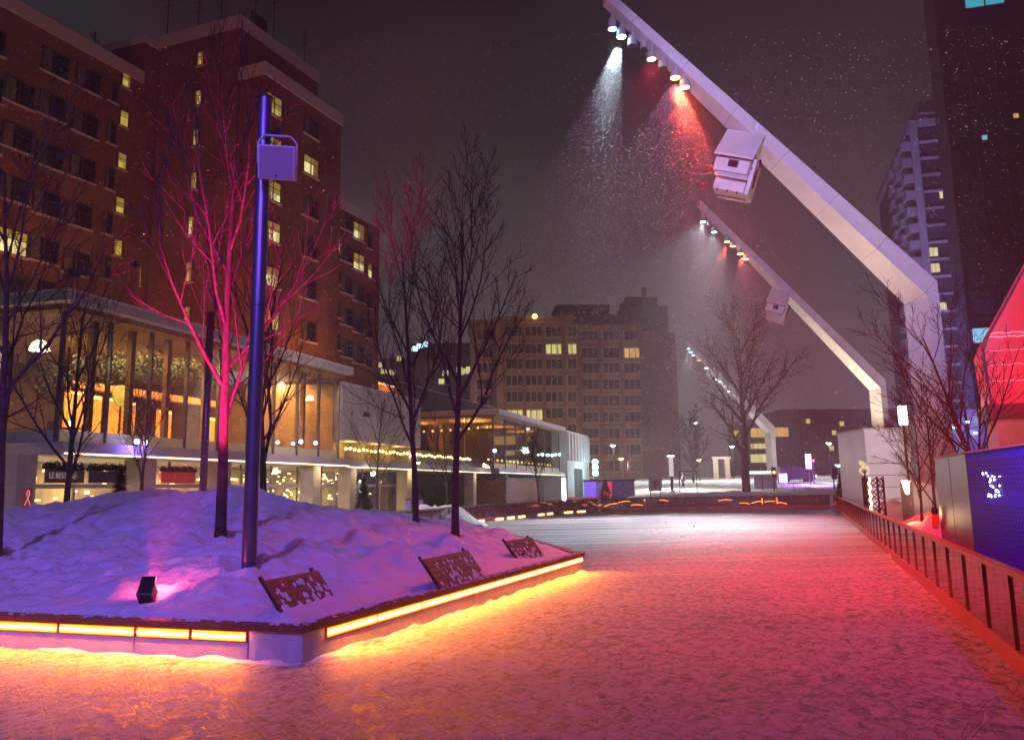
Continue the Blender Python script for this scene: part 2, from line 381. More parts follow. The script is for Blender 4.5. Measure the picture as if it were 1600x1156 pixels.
def mound_z(x, y):
    d = dist_in(x, y)
    if d <= .32: return BH - .03
    dd = d - .32
    h = .265 * dd ** .78
    h = min(h, 1.62 + .03 * sin(x))
    f = min(1, dd / 1.2)
    h += f * (  .18 * noise.noise(V((x * .55, y * .55, 1.3))) + .12 * noise.noise(V((x * 1.5, y * 1.5, 7))) + .11 * noise.noise(V((x * 3.2, y * 3.2, 3))) + .045 * noise.noise(V((x * 8, y * 8, 5))))
    # lumps and trodden hollows
    v = noise.noise(V((x * 1.1 + 4, y * .9, 9)))
    h += f * .12 * max(0, v - .1)
    h += .45 * math.exp(-((x + 6.55) ** 2 / 1.6 + (y - 20.5) ** 2 / 2.5)) 
    h += .10 * math.exp(-((x + 11) ** 2 / 12 + (y - 20) ** 2 / 12))
    for (dx_, dy_) in DIPS:
        rr = (x - dx_) ** 2 + (y - dy_) ** 2
        if rr < 3: h += -.13 * math.exp(-rr / .07) + .05 * math.exp(-(sqrt(rr) - .5) ** 2 / .03)
    for (dx_, dy_) in STEPS_:
        rr = (x - dx_) ** 2 + (y - dy_) ** 2
        if rr < .3: h += -.06 * math.exp(-rr / .012) + .03 * math.exp(-(sqrt(rr) - .2) ** 2 / .006)
    return BH + .0 + max(-.02, h)
me_v = []; idx = {}; me_f = []
STEP = .06
xs = np.arange(-20, 2.2, STEP); ys = np.arange(9.5, 34.2, STEP)
def inside(x, y): return dist_in(x, y) > -.0
for i, x in enumerate(xs):
    for j, y in enumerate(ys):
        d = dist_in(x, y)
        if d > .10 - STEP:
            z = mound_z(x, y); xx, yy = float(x), float(y)
            if d < .12: # snap onto the trim line
                best = None
                for k in range(len(poly)):
                    a, b = poly[k], poly[(k + 1) % len(poly)]
                    ex, ey = b.x - a.x, b.y - a.y; l = sqrt(ex * ex + ey * ey); dk = ((yy - a.y) * ex - (xx - a.x) * ey) / l
                    if dk < .12: xx += -ey / l * (.12 - dk); yy += ex / l * (.12 - dk)
            idx[(i, j)] = len(me_v); me_v.append((xx, yy, z))
for i in range(len(xs) - 1):
    for j in range(len(ys) - 1):
        q = [(i, j), (i + 1, j), (i + 1, j + 1), (i, j + 1)]
        if all(k in idx for k in q): me_f.append(tuple(idx[k] for k in q))
mb = MB(); mb.add(me_v, me_f); o = mb.build('snow_mound', SNOW, smooth=True)
tag(o, 'heaped snow mound filling the planter', None, None, 'structure')

planter = thing('planter_bench', C0, 'white concrete planter bench with glowing orange light strip round snow mound', 'planter bench')
def wall_run(P, Q, seams, leds, ledm):
    d = (Q - P); ln = d.length; s = d.normalized(); n_ = V((s.y, -s.x, 0))       # outward
    cuts = [0] + seams + [ln]
    for k in range(len(cuts) - 1):
        b = MB(); b.fb(P, s, -n_, cuts[k] + .006, cuts[k + 1] - .006, 0.0, .30, -.05, BH - .07)
        b.build('wall', CONC, planter, bevel=.008)
    for a0, a1 in leds:
        b = MB(); b.fb(P, s, n_, a0 - .02, a1 + .02, .0, .012, BH - .205, BH - .085); fr = b.build('light_channel', DARKM, planter)
        b = MB(); b.fb(P, s, n_, a0, a1, .013, .022, BH - .196, BH - .092); b.build('diffuser', LEDB, fr)
        b = MB(); b.fb(P, s, n_, a0 + .015, a1 - .015, .0225, .034, BH - .163, BH - .128); b.build('light_strip', ledm, fr)
    return s, n_
sR = (E0 - C0).normalized(); lenR = (E0 - C0).length
ledpx = [513, 590, 658, 700, 737, 771, 808, 842, 875, 905]
la = [along(C0, sR, p) for p in ledpx]
wall_run(C0, E0, [along(C0, sR, p) for p in (660, 740, 800, 850)], [(la[i] + .02, la[i + 1] - .02) for i in range(len(la) - 1)], LEDM)
sL = (C0 - A0).normalized(); lenL = (C0 - A0).length
lp = [-100, 3, 105 + 2, 225, 309, 396]; lb = [along(A0, sL, p) for p in lp]; lb = [-0 + .5, lb[0]] + lb
wall_run(A0, C0, [along(A0, sL, p) for p in (-200, -60, 222, 396)], [(max(.3, lb[i]) + .03, lb[i + 1] - .03) for i in range(len(lb) - 1) if lb[i + 1] > lb[i] + .2], LEDR)
wall_run(E0, F0, [4, 8], [], LEDR)
b = MB()
for (P, Q) in ((A0, C0), (C0, E0), (E0, F0)):
    pass
def offs(k, dd):
    a, b_, c = poly[k - 1], poly[k], poly[(k + 1) % len(poly)]
    n1 = V(((b_ - a).y, -(b_ - a).x, 0)).normalized(); n2 = V(((c - b_).y, -(c - b_).x, 0)).normalized()
    return b_ + (n1 + n2) / (1 + n1.dot(n2)) * dd
b = MB(); rim = [(A0 + V((0, 0, 0))), None]
ks = [4, 0, 1, 2]
out_ = [offs(k, .05) for k in ks]; inn = [offs(k, -.17) for k in ks]
vs = []
for o1, i1 in zip(out_, inn):
    vs += [(o1.x, o1.y, BH - .068), (i1.x, i1.y, BH - .068), (i1.x, i1.y, BH + .004), (o1.x, o1.y, BH + .004)]
fs = [(0, 1, 2, 3), (15, 14, 13, 12)]
for k in range(3):
    for j in range(4):
        fs.append((k * 4 + j, (k + 1) * 4 + j, (k + 1) * 4 + (j + 1) % 4, k * 4 + (j + 1) % 4))
b.add(vs, fs); b.build('timber_rim', TRIM, planter)

def ridge(P, Q, out, wd, hh, seed):
    d = (Q - P); ln = d.length; sv = d.normalized(); nseg = int(ln / .07); b = MB()
    for i in range(nseg + 1):
        p = P + sv * (ln * i / nseg); q = p * 1.0
        w1 = wd * (.7 + .9 * noise.noise(V((p.x * 1.7, p.y * 1.7, seed)))); h1 = hh * max(.08, .75 + 1.5 * noise.noise(V((p.x * 2.6, p.y * 2.6, seed + 3))))
        for k, (fw, fh) in enumerate(((0, 1), (.3, .8), (.65, .35), (1, 0))):
            v = p + out * (w1 * fw); b.v.append((v.x, v.y, max(.0, h1 * fh + .012 * noise.noise(V((v.x * 9, v.y * 9, k)))) - (.02 if fh == 0 else 0)))
    for i in range(nseg):
        for k in range(3): a = i * 4 + k; b.f.append((a, a + 1, a + 5, a + 4)); b.m.append(0)
    o = b.build('snow_drift', SNOW, smooth=True); tag(o, 'thin snow drift along the foot of a wall', None, None, 'structure')
ridge(A0 + V((.5, 0, 0)), C0, V((sL.y, -sL.x, 0)), .16, .045, 1); ridge(C0, E0, V((sR.y, -sR.x, 0)), .14, .04, 2)
b = MB(); _rr = random.Random(5)
for (P, sv, ln, nn) in ((C0, sR, lenR, V((sR.y, -sR.x, 0))), (A0, sL, lenL, V((sL.y, -sL.x, 0)))):
    for k in range(130):
        t = _rr.uniform(0, ln); p = P + sv * t - nn * _rr.uniform(.0, .16); b.sphere((p.x, p.y, BH + .004), _rr.uniform(.015, .05), 7, 5, .5)
o = b.build('snow_crumbs', SNOW, smooth=True); tag(o, 'crumbs of snow lying on the timber rim', None, None, 'stuff')
# slatted backrests standing in the snow
SNOWP = mat('stuck_snow', (.85, .85, .9), rough=.8, bump=.4, bs=60)
def backrest(tl, tr, br, bl, label, seed):
    random.seed(seed)
    # bottom points on the mound, top from height .42
    pb = ground(bl[0], bl[1], BH + .05); pr = ground(br[0], br[1], BH + .05)
    s = (pr - pb); s.z = 0; s = s.normalized(); W_ = (pr - pb).length
    nb = V((-s.y, s.x, 0)); hh = .56
    up = (Z * .80 + nb * -.0 + nb * .60 * -1 * -1).normalized()      # leans back toward the mound
    base = pb + nb * .0 - Z * .06
    # shear so that the left top sits where the photo shows it
    r = thing('slatted_backrest', pb, label, 'backrest', 'backrests of the planter bench')
    nrm = s.cross(up).normalized()
    if nrm.y > 0: nrm = -nrm
    for sd in (-.0,):
        b = MB()
        for k in range(6):
            z0 = .02 + k * (hh / 6); c = base + up * (z0 + hh / 12) + s * W_ / 2
            b.ob(c, s, nrm, up, W_ / 2, .016, hh / 12 - .004)
        b.build('slats', SLAT, r)
    for q in (.06, W_ - .06):
        b = MB(); b.ob(base + up * hh / 2 + s * q - nrm * .035, s, nrm, up, .025, .018, hh / 2 + .1); b.build('bracket', DARKM, r)
    b = MB(); sn = None
    for k in range(46):
        u = random.random(); v = random.random() ** 1.2 * .82 + .03
        if u < .03 or u > .97: continue
        rr = .02 + .045 * random.random() * (1.2 - v)
        c = base + s * (u * W_) + up * (v * hh) + nrm * .016
        n0 = len(b.v); N = 9; ring = [c + (s * cos(2 * pi * i / N) * rr * random.uniform(.7, 1.25) + up * sin(2 * pi * i / N) * rr * random.uniform(.8, 1.6)) for i in range(N)]
        top = [c + (p - c) * .55 + nrm * .014 for p in ring]
        b.add(ring + top, [tuple(range(N, 2 * N))] + [(i, (i + 1) % N, N + (i + 1) % N, N + i) for i in range(N)])
    b.build('stuck_snow', SNOWP, r, smooth=True)['kind'] = 'stuff'
    return r
backrest((421, 905), (511, 890), (529, 938), (446, 960), 'dark red slatted backrest half buried in snow, nearest the planter corner', 1)
backrest((668, 868), (742, 852), (758, 895), (690, 915), 'dark red slatted backrest in the snow, middle one of the three', 2)
backrest((792, 846), (838, 838), (852, 868), (812, 876), 'smallest dark red slatted backrest, at the far end of the planter', 3)

# ------------------------------------------------------------------ trees
def grow(b, tb, p, d, ln, r, lvl, maxl, rnd, up, rmin, first=.3, twig=1.0):
    n_ = 7 if lvl == 0 else 6 if lvl == 1 else 4 if lvl < maxl else 3
    pts = [p.copy()]; rs = [r]; ds = [d.copy()]
    for i in range(n_):
        d = (d + V((rnd.gauss(0, .10), rnd.gauss(0, .10), rnd.gauss(0, .05))) * (.22 if lvl == 0 else .9) + Z * up * (.11 if lvl else .05)).normalized()
        p = p + d * ln / n_; pts.append(p.copy()); ds.append(d.copy())
        rs.append(max(rmin, r * (1 - .80 * (i + 1) / n_)))
    (tb if lvl == 0 and tb else b).tube(pts, rs, 8 if lvl == 0 else 6 if lvl == 1 else 4 if lvl == 2 else 3, cap=False)
    if lvl >= maxl: return
    cnt = {0: 12, 1: 9, 2: 6, 3: 4}.get(lvl, 3)
    cnt = int(cnt * twig) if lvl else cnt
    for k in range(cnt):
        t = first + (1 - first) * (k + rnd.random()) / cnt if lvl == 0 else .15 + .83 * (k + rnd.random()) / cnt
        f = t * n_; i = min(n_ - 1, int(f)); q = pts[i].lerp(pts[i + 1], f - i); dd = ds[i]
        ang = rnd.uniform(.42, .80) if lvl == 0 else rnd.uniform(.35, .85)
        az = k * 2.4 + rnd.random() * 1.3
        a = dd.orthogonal().normalized(); bb = dd.cross(a)
        nd_ = (dd * cos(ang) + (a * cos(az) + bb * sin(az)) * sin(ang)).normalized()
        l2 = ln * (1 - t * .62) * rnd.uniform(.42, .62) if lvl else ln * (1 - t * .5) * rnd.uniform(.55, .8)
        r2 = max(rmin, rs[i] * rnd.uniform(.45, .62))
        grow(b, None, q, nd_, l2, r2, lvl + 1, maxl, rnd, up, rmin, first, twig)
def tree(base, height, tr, label, seed, up=1.0, first=.28, levels=3, m=None, group=None, rmin=.006, lean=(0, 0), twig=1.0, name='bare_tree'):
    rnd = random.Random(seed); r = thing(name, base, label, 'tree', group)
    b, tb = MB(), MB(); base = V(base)
    tb.tube([base - Z * .25, base + Z * .04, base + Z * .35], [tr * 1.35, tr * 1.18, tr], 8, cap=False)
    grow(b, tb, base + Z * .3, V((lean[0], lean[1], 1)).normalized(), height * .93, tr, 0, levels, rnd, up, rmin, first, twig)
    tb.build('trunk', m or BARK, r, smooth=True); b.build('branches', m or BARK, r, smooth=True)
    return r
def mz(p): return V((p[0], p[1], mound_z(p[0], p[1]) - .04))
T1 = mz(col(347, 16.2)); tree(T1, 8.1, .11, 'bare tree lit hot pink from below, on the mound left of the dark pole', 11, 1.6, .22, lean=(.02, 0), twig=1.0)
T2 = mz(col(650, 24.0)); tree(T2, 8.3, .09, 'dark bare tree on the mound, left one of the two in mid picture', 5, 1.3, .14, twig=1.15, lean=(.0, .0))
T3 = mz(col(711, 20.0)); tree(T3, 7.5, .09, 'dark bare tree at the right foot of the mound, tallest against the sky', 8, 1.25, .26, twig=1.25, lean=(.0, .0))
T4 = mz(col(2, 15.5)); tree(T4, 7.4, .09, 'dark bare tree cut by the left picture edge', 17, 1.1, .2, twig=1.1)
T5 = col(103, 30, 0); tree(T5, 8.6, .13, 'bare tree in front of the glass restaurant sign', 21, .7, .26, twig=1.1)
T6 = col(219, 37, 0); tree(T6, 6.5, .10, 'slender bare tree before the restaurant columns behind the mound', 23, .8, .3)
T7 = col(413, 31, 0); tree(T7, 10.0, .15, 'bare tree right behind the tall dark pole, past the mound crest', 29, 1.1, .24)
T8 = col(587, 50, 0); tree(T8, 7.0, .09, 'small thin bare tree in front of the white terrace wall', 31, .9, .3)
T9 = col(700, 56, 0); tree(T9, 5.5, .08, 'small bare tree beside the snow heap at the left fence', 33, .9, .3)
T10 = col(842, 74, 0); tree(T10, 5.6, .09, 'little bare tree lit red in front of the far glass pavilion', 35, 1.0, .3, rmin=.012)
T11 = col(1166, 92, 0); tree(T11, 18.5, .48, 'large old bare tree with thick trunk beyond the far fence', 41, .45, .25, m=BARKF, rmin=.016, twig=1.6)
T12 = col(1434, 27, .0); tree(T12, 3.9, .05, 'small bare tree, left one of the two by the snow heaps behind the right fence', 43, .6, .25, twig=.8)
T13 = col(1458, 25, .0); tree(T13, 4.3, .055, 'small bare tree, right one of the two by the snow heaps behind the right fence', 45, .6, .25, twig=.85)
T14 = col(1565, 24, .0); tree(T14, 6.4, .09, 'bare leaning tree behind the blue container', 47, .7, .2, lean=(-.35, .0), twig=.9)
T15 = col(1530, 34, .0); tree(T15, 6.3, .07, 'bare tree right of the nearest white mast, its branches before the dark tower', 49, .9, .3, twig=.8)
far_lab = ['distant bare tree lit pale beside the street lamp', 'far bare tree behind the portal frame', 'far bare tree near the violet kiosk', 'far dark bare tree left of the fence corner', 'distant bare tree behind the fence corner', 'distant bare tree above the grey sign panel', 'far bare tree left of the big old tree', 'distant bare tree behind the second mast', 'hazy bare tree behind the left pavilion end']
base_t = None
for i, (px, Y, s_) in enumerate([(1085, 125, 1.0), (1110, 140, 1.15), (1232, 130, 1.2), (1296, 105, .9), (1325, 120, 1.05), (1020, 150, 1.2), (1052, 115, .8), (1345, 135, 1.3), (932, 150, 1.0)]):
    p = col(px, Y, 0)
    if base_t is None:
        base_t = tree(p, 10.5, .22, far_lab[i], 61, .7, .22, m=BARKF, group='bare trees in the park beyond the rink', rmin=.03, twig=1.2)
    else:
        c = copy_tree(base_t); c.location = p; c.rotation_euler = (0, 0, i * 1.3); c.scale = (s_, s_, s_); c['label'] = far_lab[i]

# ------------------------------------------------------------------ tall pole with loudspeaker
PP = mz(col(393, 13.6)); ptop = zat(PP, 154)
pole = thing('tall_pole', PP, 'tall dark steel pole rising from the snow mound', 'pole')
b = MB(); b.tube([PP - Z * .4, V((PP.x, PP.y, ptop))], .112, 32); b.build('shaft', POLE, pole, smooth=False)
b = MB(); b.tube([V((PP.x, PP.y, ptop + .001)), V((PP.x, PP.y, ptop + .02))], .132, 32); b.build('cap', DARKM, pole)
for py in (222, 268, 478):
    z_ = zat(PP, py); b = MB(); b.tube([V((PP.x, PP.y, z_)), V((PP.x, PP.y, z_ + .018))], .130, 32); b.build('band', STEEL, pole)
pole.children[0].data.polygons.foreach_set('use_smooth', [True] * len(pole.children[0].data.polygons))
spc = hit(PP + V((0, -.30, 0)), V((1, 0, 0)), 434, 255)
spk = thing('loudspeaker', spc, 'square violet lit loudspeaker in a yoke bracket on the tall pole', 'loudspeaker')
ax = V((.985, -.10, -.10)).normalized(); fw = V((.12, -.95, -.30)).normalized(); ax = (ax - fw * ax.dot(fw)).normalized(); azz = ax.cross(fw) * -1
if azz.z < 0: azz = -azz
GREYP = mat('pale_grey_paint', (.62, .62, .66), rough=.5)
GRILL = mat('speaker_grille', (.42, .42, .46), rough=.6, bump=.6, bs=250)
b = MB(); b.ob(spc, ax, fw, azz, .29, .17, .27); b.build('cabinet', GREYP, spk, bevel=.02)
b = MB(); b.ob(spc + fw * .172, ax, fw, azz, .262, .006, .245); g_ = b.build('grille', GRILL, spk)
b = MB(); b.ob(spc + fw * .18 - azz * .21, ax, fw, azz, .022, .003, .014); b.build('badge', DARKM, g_)
b = MB(); yk = [(-.31, -.02), (-.31, .32), (-.22, .43), (.20, .43), (.30, .32), (.30, -.02)]
for k in range(5):
    p, q = yk[k], yk[k + 1]; P, Q = spc + ax * p[0] + azz * p[1] + fw * .0, spc + ax * q[0] + azz * q[1]
    t = (Q - P).normalized(); b.ob((P + Q) / 2, t, fw, t.cross(fw), (Q - P).length / 2 + .012, .045, .012)
b.build('yoke', GREYP, spk)
b = MB(); b.tube([spc + azz * .43, spc + azz * .55], .03, 10); b.tube([spc + azz * .52, V((PP.x, PP.y, (spc + azz * .52).z))], .025, 10); b.build('arm', DARKM, spk)
# second pole (behind, left)
P2 = col(317, 30, 0); z2 = zat(P2, 490)
p2 = thing('slim_pole', P2, 'slim dark pole behind the pink tree', 'pole')
b = MB(); b.tube([P2, V((P2.x, P2.y, z2))], .13, 18); b.build('shaft', POLE, p2, smooth=True)
b = MB(); b.tube([V((P2.x, P2.y, z2)), V((P2.x, P2.y, z2 + .05))], .15, 18); b.build('cap', DARKM, p2)

# flood light in the snow
FL = mz(col(238, 12.45)); FL.z = mound_z(FL.x, FL.y)
fl = thing('flood_light', FL, 'small dark flood light glowing pink in a hollow of the snow', 'flood light')
T1c = T1 + Z * 3.6; fd = (T1c - (FL + Z * .25)).normalized(); fx = fd.cross(Z).normalized(); fu = fx.cross(fd).normalized()
b = MB(); cc = FL + Z * .18; b.ob(cc, fx, fd, fu, .105, .11, .115); b.build('housing', DARKM, fl, bevel=.02)
b = MB(); b.ob(cc + fd * .113, fx, fd, fu, .09, .003, .09); b.build('lens', emis('hot_pink_lens', (1, .25, .1), 12), fl)
b = MB(); b.ob(cc + fd * .15 + fu * .11, fx, fd, fu, .10, .05, .006); b.build('visor', DARKM, fl)
b = MB(); b.ob(cc - Z * .16, fx, fx.cross(Z), Z, .03, .03, .08); b.build('stem', DARKM, fl)

# ------------------------------------------------------------------ fences round the rink
def fence(pts, label, hgt=1.07, step=1.5, kick=.22, led=None, railm=RAILM, glass=GLASSR, name='rink_fence', postw=.022):
    r = thing(name, pts[0], label, 'fence'); 
    rail = MB(); kb = MB(); n_p = 0
    for i in range(len(pts) - 1):
        P, Q = V(pts[i]), V(pts[i + 1]); s = (Q - P).normalized(); L_ = (Q - P).length; nn = V((-s.y, s.x, 0))
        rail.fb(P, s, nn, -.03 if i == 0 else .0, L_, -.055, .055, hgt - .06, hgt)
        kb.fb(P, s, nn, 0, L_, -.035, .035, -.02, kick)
        k = max(1, int(round(L_ / step))); st = L_ / k
        for j in range(k + (1 if i == len(pts) - 2 else 0)):
            if n_p < 99:
                b = MB(); b.fb(P, s, nn, j * st - postw, j * st + postw, -.03, .03, kick, hgt - .06); b.build('post', mat('fence_post', (.16, .05, .055), rough=.35, metal=.3), r); n_p += 1  # red light put into the metal colour of the posts
        for j in range(k):
            b = MB(); b.fb(P, s, nn, j * st + postw + .01, (j + 1) * st - postw - .01, -.006, .006, kick + .004, hgt - .07); b.build('glass_panel', glass, r)
        if led:
            nl = int(L_ / 2.1)
            for j in range(nl):
                if (j * 7 + i) % 5 == 0: continue
                b = MB(); b.fb(P, s, nn, .2 + j * 2.1, 1.5 + j * 2.1, led, led + .03, .03, .16); b.build('light_strip', emis('fence_led', (1, .78, .25), 3.5), r)
    rail.build('top_rail', railm, r); kb.build('kick_board', mat('red_lit_kick_board', (.60, .07, .10), rough=.35, var=.2, vs=2, spec=.6), r)  # red lamp light put into the white board's colour
    return r
FX = lambda Y: V((2.12 + .335 * Y, Y, 0))
fence([FX(1.0), FX(40), FX(76)], 'glass panel rink fence with dark posts and red lit rail along the right side')
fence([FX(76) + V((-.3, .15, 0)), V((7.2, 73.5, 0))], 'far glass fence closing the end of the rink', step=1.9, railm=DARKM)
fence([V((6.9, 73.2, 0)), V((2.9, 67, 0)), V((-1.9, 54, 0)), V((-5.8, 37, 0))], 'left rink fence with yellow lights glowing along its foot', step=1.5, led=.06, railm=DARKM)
# crowd barrier strands glowing orange on far fence
b = MB()
for k, (pa, pb) in enumerate([((930, 792), (940, 788)), ((944, 791), (964, 786)), ((966, 785), (984, 783)), ((986, 789), (1004, 789)), ((1030, 781), (1044, 783)), ((1122, 782), (1143, 781)), ((1155, 786), (1171, 787)), ((1174, 786), (1190, 783)), ((1194, 784), (1210, 783)), ((1214, 785), (1229, 787)), ((1190, 778), (1191, 787)), ((1213, 777), (1214, 787))]):
    P = hit(V((7.2, 73.6, 0)), V((20, 2.5, 0)).normalized(), *pa); Q = hit(V((7.2, 73.6, 0)), V((20, 2.5, 0)).normalized(), *pb)
    P.y -= .12; Q.y -= .12; M_ = (P + Q) / 2 + Z * .06
    b.tube([P, M_, Q], .022, 6)
o = b.build('light_rope', emis('orange_light_rope', (1, .25, .05), 4)); tag(o, 'orange glowing light rope draped along the far rink fence', 'light rope')

# ------------------------------------------------------------------ snow banks and heaps
def heap(c, rx, ry, h, label, seed, name='snow_heap', cat='snow heap', kind=None):
    b = MB(); N, M = 28, 14; vs = [(c[0], c[1], c[2] + h)]; fs = []
    for i in range(1, M + 1):
        for k in range(N):
            t = i / M; a = 2 * pi * k / N; rr = t * (1 + .18 * noise.noise(V((cos(a) * 2, sin(a) * 2, seed))))
            x = c[0] + rx * rr * cos(a); y = c[1] + ry * rr * sin(a)
            z = c[2] - .1 + h * (1 - t ** 2.0) ** .9 * (1 + .5 * noise.noise(V((x * .9, y * .9, seed)))) + .10 * noise.noise(V((x * 2.5, y * 2.5, seed))) * (1 - t)
            vs.append((x, y, z))
    for k in range(N): fs.append((0, 1 + k, 1 + (k + 1) % N))
    for i in range(M - 1):
        for k in range(N):
            a = 1 + i * N; k2 = (k + 1) % N; fs.append((a + k, a + N + k, a + N + k2, a + k2))
    b.add(vs, fs); o = b.build(name, SNOW, smooth=True); tag(o, label, cat, None, kind); return o
heap(col(1428, 29), 1.15, 2.5, 1.0, 'low snow heap behind the right fence beside the truss', 1)
heap(col(1444, 23.5), 1.0, 1.5, 1.2, 'rounded snow heap by the orange glow behind the right fence', 2)
heap(col(1420, 44), 2.2, 5, 1.1, 'wide snow heap at the foot of the white wall', 3)
heap(col(680, 48), 3.0, 2.5, 1.2, 'snow heap behind the left rink fence under the two trees', 4)
heap(col(1130, 84), 17, 5, 1.25, 'long snow bank beyond the far fence', 5, 'snow_bank', None, 'structure')
heap(col(1285, 88), 9, 6, 1.5, 'snow bank lit violet beyond the fence corner', 6, 'snow_bank', None, 'structure')
heap(col(960, 86), 7, 5, .8, 'snow bank by the kiosk', 7, 'snow_bank', None, 'structure')
heap(col(880, 82), 5, 4, .7, 'snow bank before the white pavilion end', 8, 'snow_bank', None, 'structure')

# ------------------------------------------------------------------ scenic masts
def mast(px_col, D, py_bend, tip, W_, T_, dvec, label, base_z=0):
    B = col(px_col, D, base_z); d = V(dvec).normalized(); q = V((-d.y, d.x, 0))
    if q.y > 0: q = -q
    zb = zat(B, py_bend); tp = hit(B, d, *tip); td = (tp - B).dot(d); tz = tp.z
    r = thing('lighting_mast', B, label, 'mast', 'white bent lighting masts')
    # column
    b = MB(); b.fb(B, d, q, -T_ / 2, T_ / 2, -W_ / 2, W_ / 2, base_z - .1, zb); b.build('column', MASTW, r)
    # boom
    wt, tt = W_ * .34, T_ * .55
    e_ = V((td, tz - zb)).normalized() if False else None
    P = []
    for sgn in (-1, 1):
        P += [B + d * (-T_ / 2) + q * sgn * W_ / 2 + Z * (zb), B + d * (T_ / 2) + q * sgn * W_ / 2 + Z * (zb)]
    up1 = T_ * 1.15
    vs = []
    for sgn in (-1, 1):
        w1 = sgn * W_ / 2; w2 = sgn * wt / 2
        vs += [B + d * (T_ / 2) + q * w1 + Z * (zb + .004), B + d * (-T_ / 2) + q * w1 + Z * (zb + .004), B + d * (-T_ / 2 + .02) + q * w1 + Z * (zb + T_ * 1.25), B + d * (td - tt * .2) + q * w2 + Z * (tz + tt * .7), B + d * td + q * w2 + Z * (tz - tt * .7)]
    for v_ in vs: pass
    vs = [V((v_.x, v_.y, v_.z - base_z)) if False else v_ for v_ in vs]
    b = MB(); b.add(vs, [(0, 1, 2, 3, 4), (9, 8, 7, 6, 5), (0, 5, 6, 1), (1, 6, 7, 2), (2, 7, 8, 3), (3, 8, 9, 4), (4, 9, 5, 0)]); b.build('boom', MASTW, r)
    b = MB(); b.fb(B, d, q, -T_ / 2 - .25, T_ / 2 + .25, -W_ / 2 - .25, W_ / 2 + .25, base_z - .1, base_z + .35); b.build('plinth', CONC, r)
    for k, f in enumerate((.02, .33)):
        c = B + d * (td * f - .1) + Z * (zb + (tz - zb) * f + T_ * .95); 
        b = MB(); b.ob(c, d, q, Z, .10, .08, .16); b.tube([c + Z * .12, c + Z * .42], .03, 6); b.build('camera_head', DARKM, r)
    return r, B, d, q, zb
HOUS = mat('lamp_housing', (.40, .38, .42), rough=.5)
def stage_lamp(c, rad, ln, lens, label, group):
    r = thing('stage_lamp', c, label, 'stage lamp', group); c = V(c)
    b = MB(); b.tube([c + Z * .0, c + Z * .05, c + Z * ln], [rad, rad, rad * .82], 16); b.build('housing', HOUS, r, smooth=False)
    b = MB(); b.tube([c - Z * .012, c + Z * -.001], [rad * .88, rad * .9], 16); b.build('lens', lens, r)
    b = MB(); b.ob(c + Z * (ln + .12), V((1, 0, 0)), V((0, 1, 0)), Z, rad * .25, rad * .9, .13); b.build('bracket', HOUS, r)
    return r
OFF = mat('unlit_lens', (.1, .1, .12), rough=.2)
M1, B1, d1, q1, zb1 = mast(1467, 40, 470, (945, -3), 1.62, .62, (-.97, -.26, 0), 'nearest and tallest white bent mast, its boom running out of the top of the picture')
l1 = [((957, 46), .21, .48, LAMPC), ((971, 58), .22, .42, LAMPW), ((988, 72), .22, .5, OFF), ((1006, 76), .17, .4, OFF), ((1018, 93), .22, .32, emis('yellow_lens', (1, .8, .25), 10)), ((1036, 107), .22, .36, OFF), ((1055, 122), .24, .3, LAMPR), ((1070, 137), .24, .34, emis('amber_lens', (1, .5, .2), 10))]
nm1 = ['cold white lamp nearest the tip of the nearest mast', 'bright cold white lamp, second from the tip of the nearest mast', 'unlit lamp after the two cold ones on the nearest mast', 'small unlit lamp between the cold and yellow ones on the nearest mast', 'yellow glowing lamp under the nearest mast', 'unlit lamp left of the glaring red one on the nearest mast', 'glaring orange red lamp under the nearest mast', 'amber lamp just right of the glaring red one on the nearest mast']
lampP = []
for (pp, rr, ln, mm), lb_ in zip(l1, nm1):
    p = hit(B1 + q1 * 0, d1, *pp); lampP.append(p); stage_lamp(p, rr, ln, mm, lb_, 'lamps under the nearest mast')
M2, B2, d2, q2, zb2 = mast(1384, 79, 608, (1091, 318), 1.62, .62, (-.97, -.26, 0), 'second white bent mast, smaller and further along the rink')
l2 = [((1098, 347), .24, .55, LAMPW), ((1108, 352), .2, .4, OFF), ((1116, 363), .26, .5, LAMPC), ((1136, 378), .26, .4, LAMPY), ((1145, 385), .26, .4, emis('amber_lens', (1, .5, .2), 10)), ((1157, 397), .28, .35, LAMPR), ((1166, 405), .26, .4, emis('amber_lens', (1, .5, .2), 10))]
nm2 = ['white lamp at the tip of the second mast', 'unlit lamp between the two cold ones on the second mast', 'cyan white lamp third from the tip of the second mast', 'first yellow lamp on the second mast', 'dim amber lamp between yellow and red ones on the second mast', 'bright red orange lamp on the second mast', 'amber lamp right of the red one on the second mast']
lampP2 = []
for (pp, rr, ln, mm), lb_ in zip(l2, nm2):
    p = hit(B2, d2, *pp); lampP2.append(p); stage_lamp(p, rr, ln, mm, lb_, 'lamps under the second mast')
M3, B3, d3, q3, zb3 = mast(1208, 146, 676, (1071, 535), 1.9, .8, (-.97, -.26, 0), 'third white bent mast, faint behind the old tree')
l3 = [((1075, 545), LAMPC), ((1079, 550), LAMPC), ((1083, 555), LAMPC), ((1092, 563), emis('amber_far_lens', (1, .5, .15), 16)), ((1103, 575), LAMPW), ((1120, 593), LAMPC), ((1124, 596), LAMPW), ((1132, 604), LAMPY), ((1138, 612), LAMPW)]
lampP3 = []
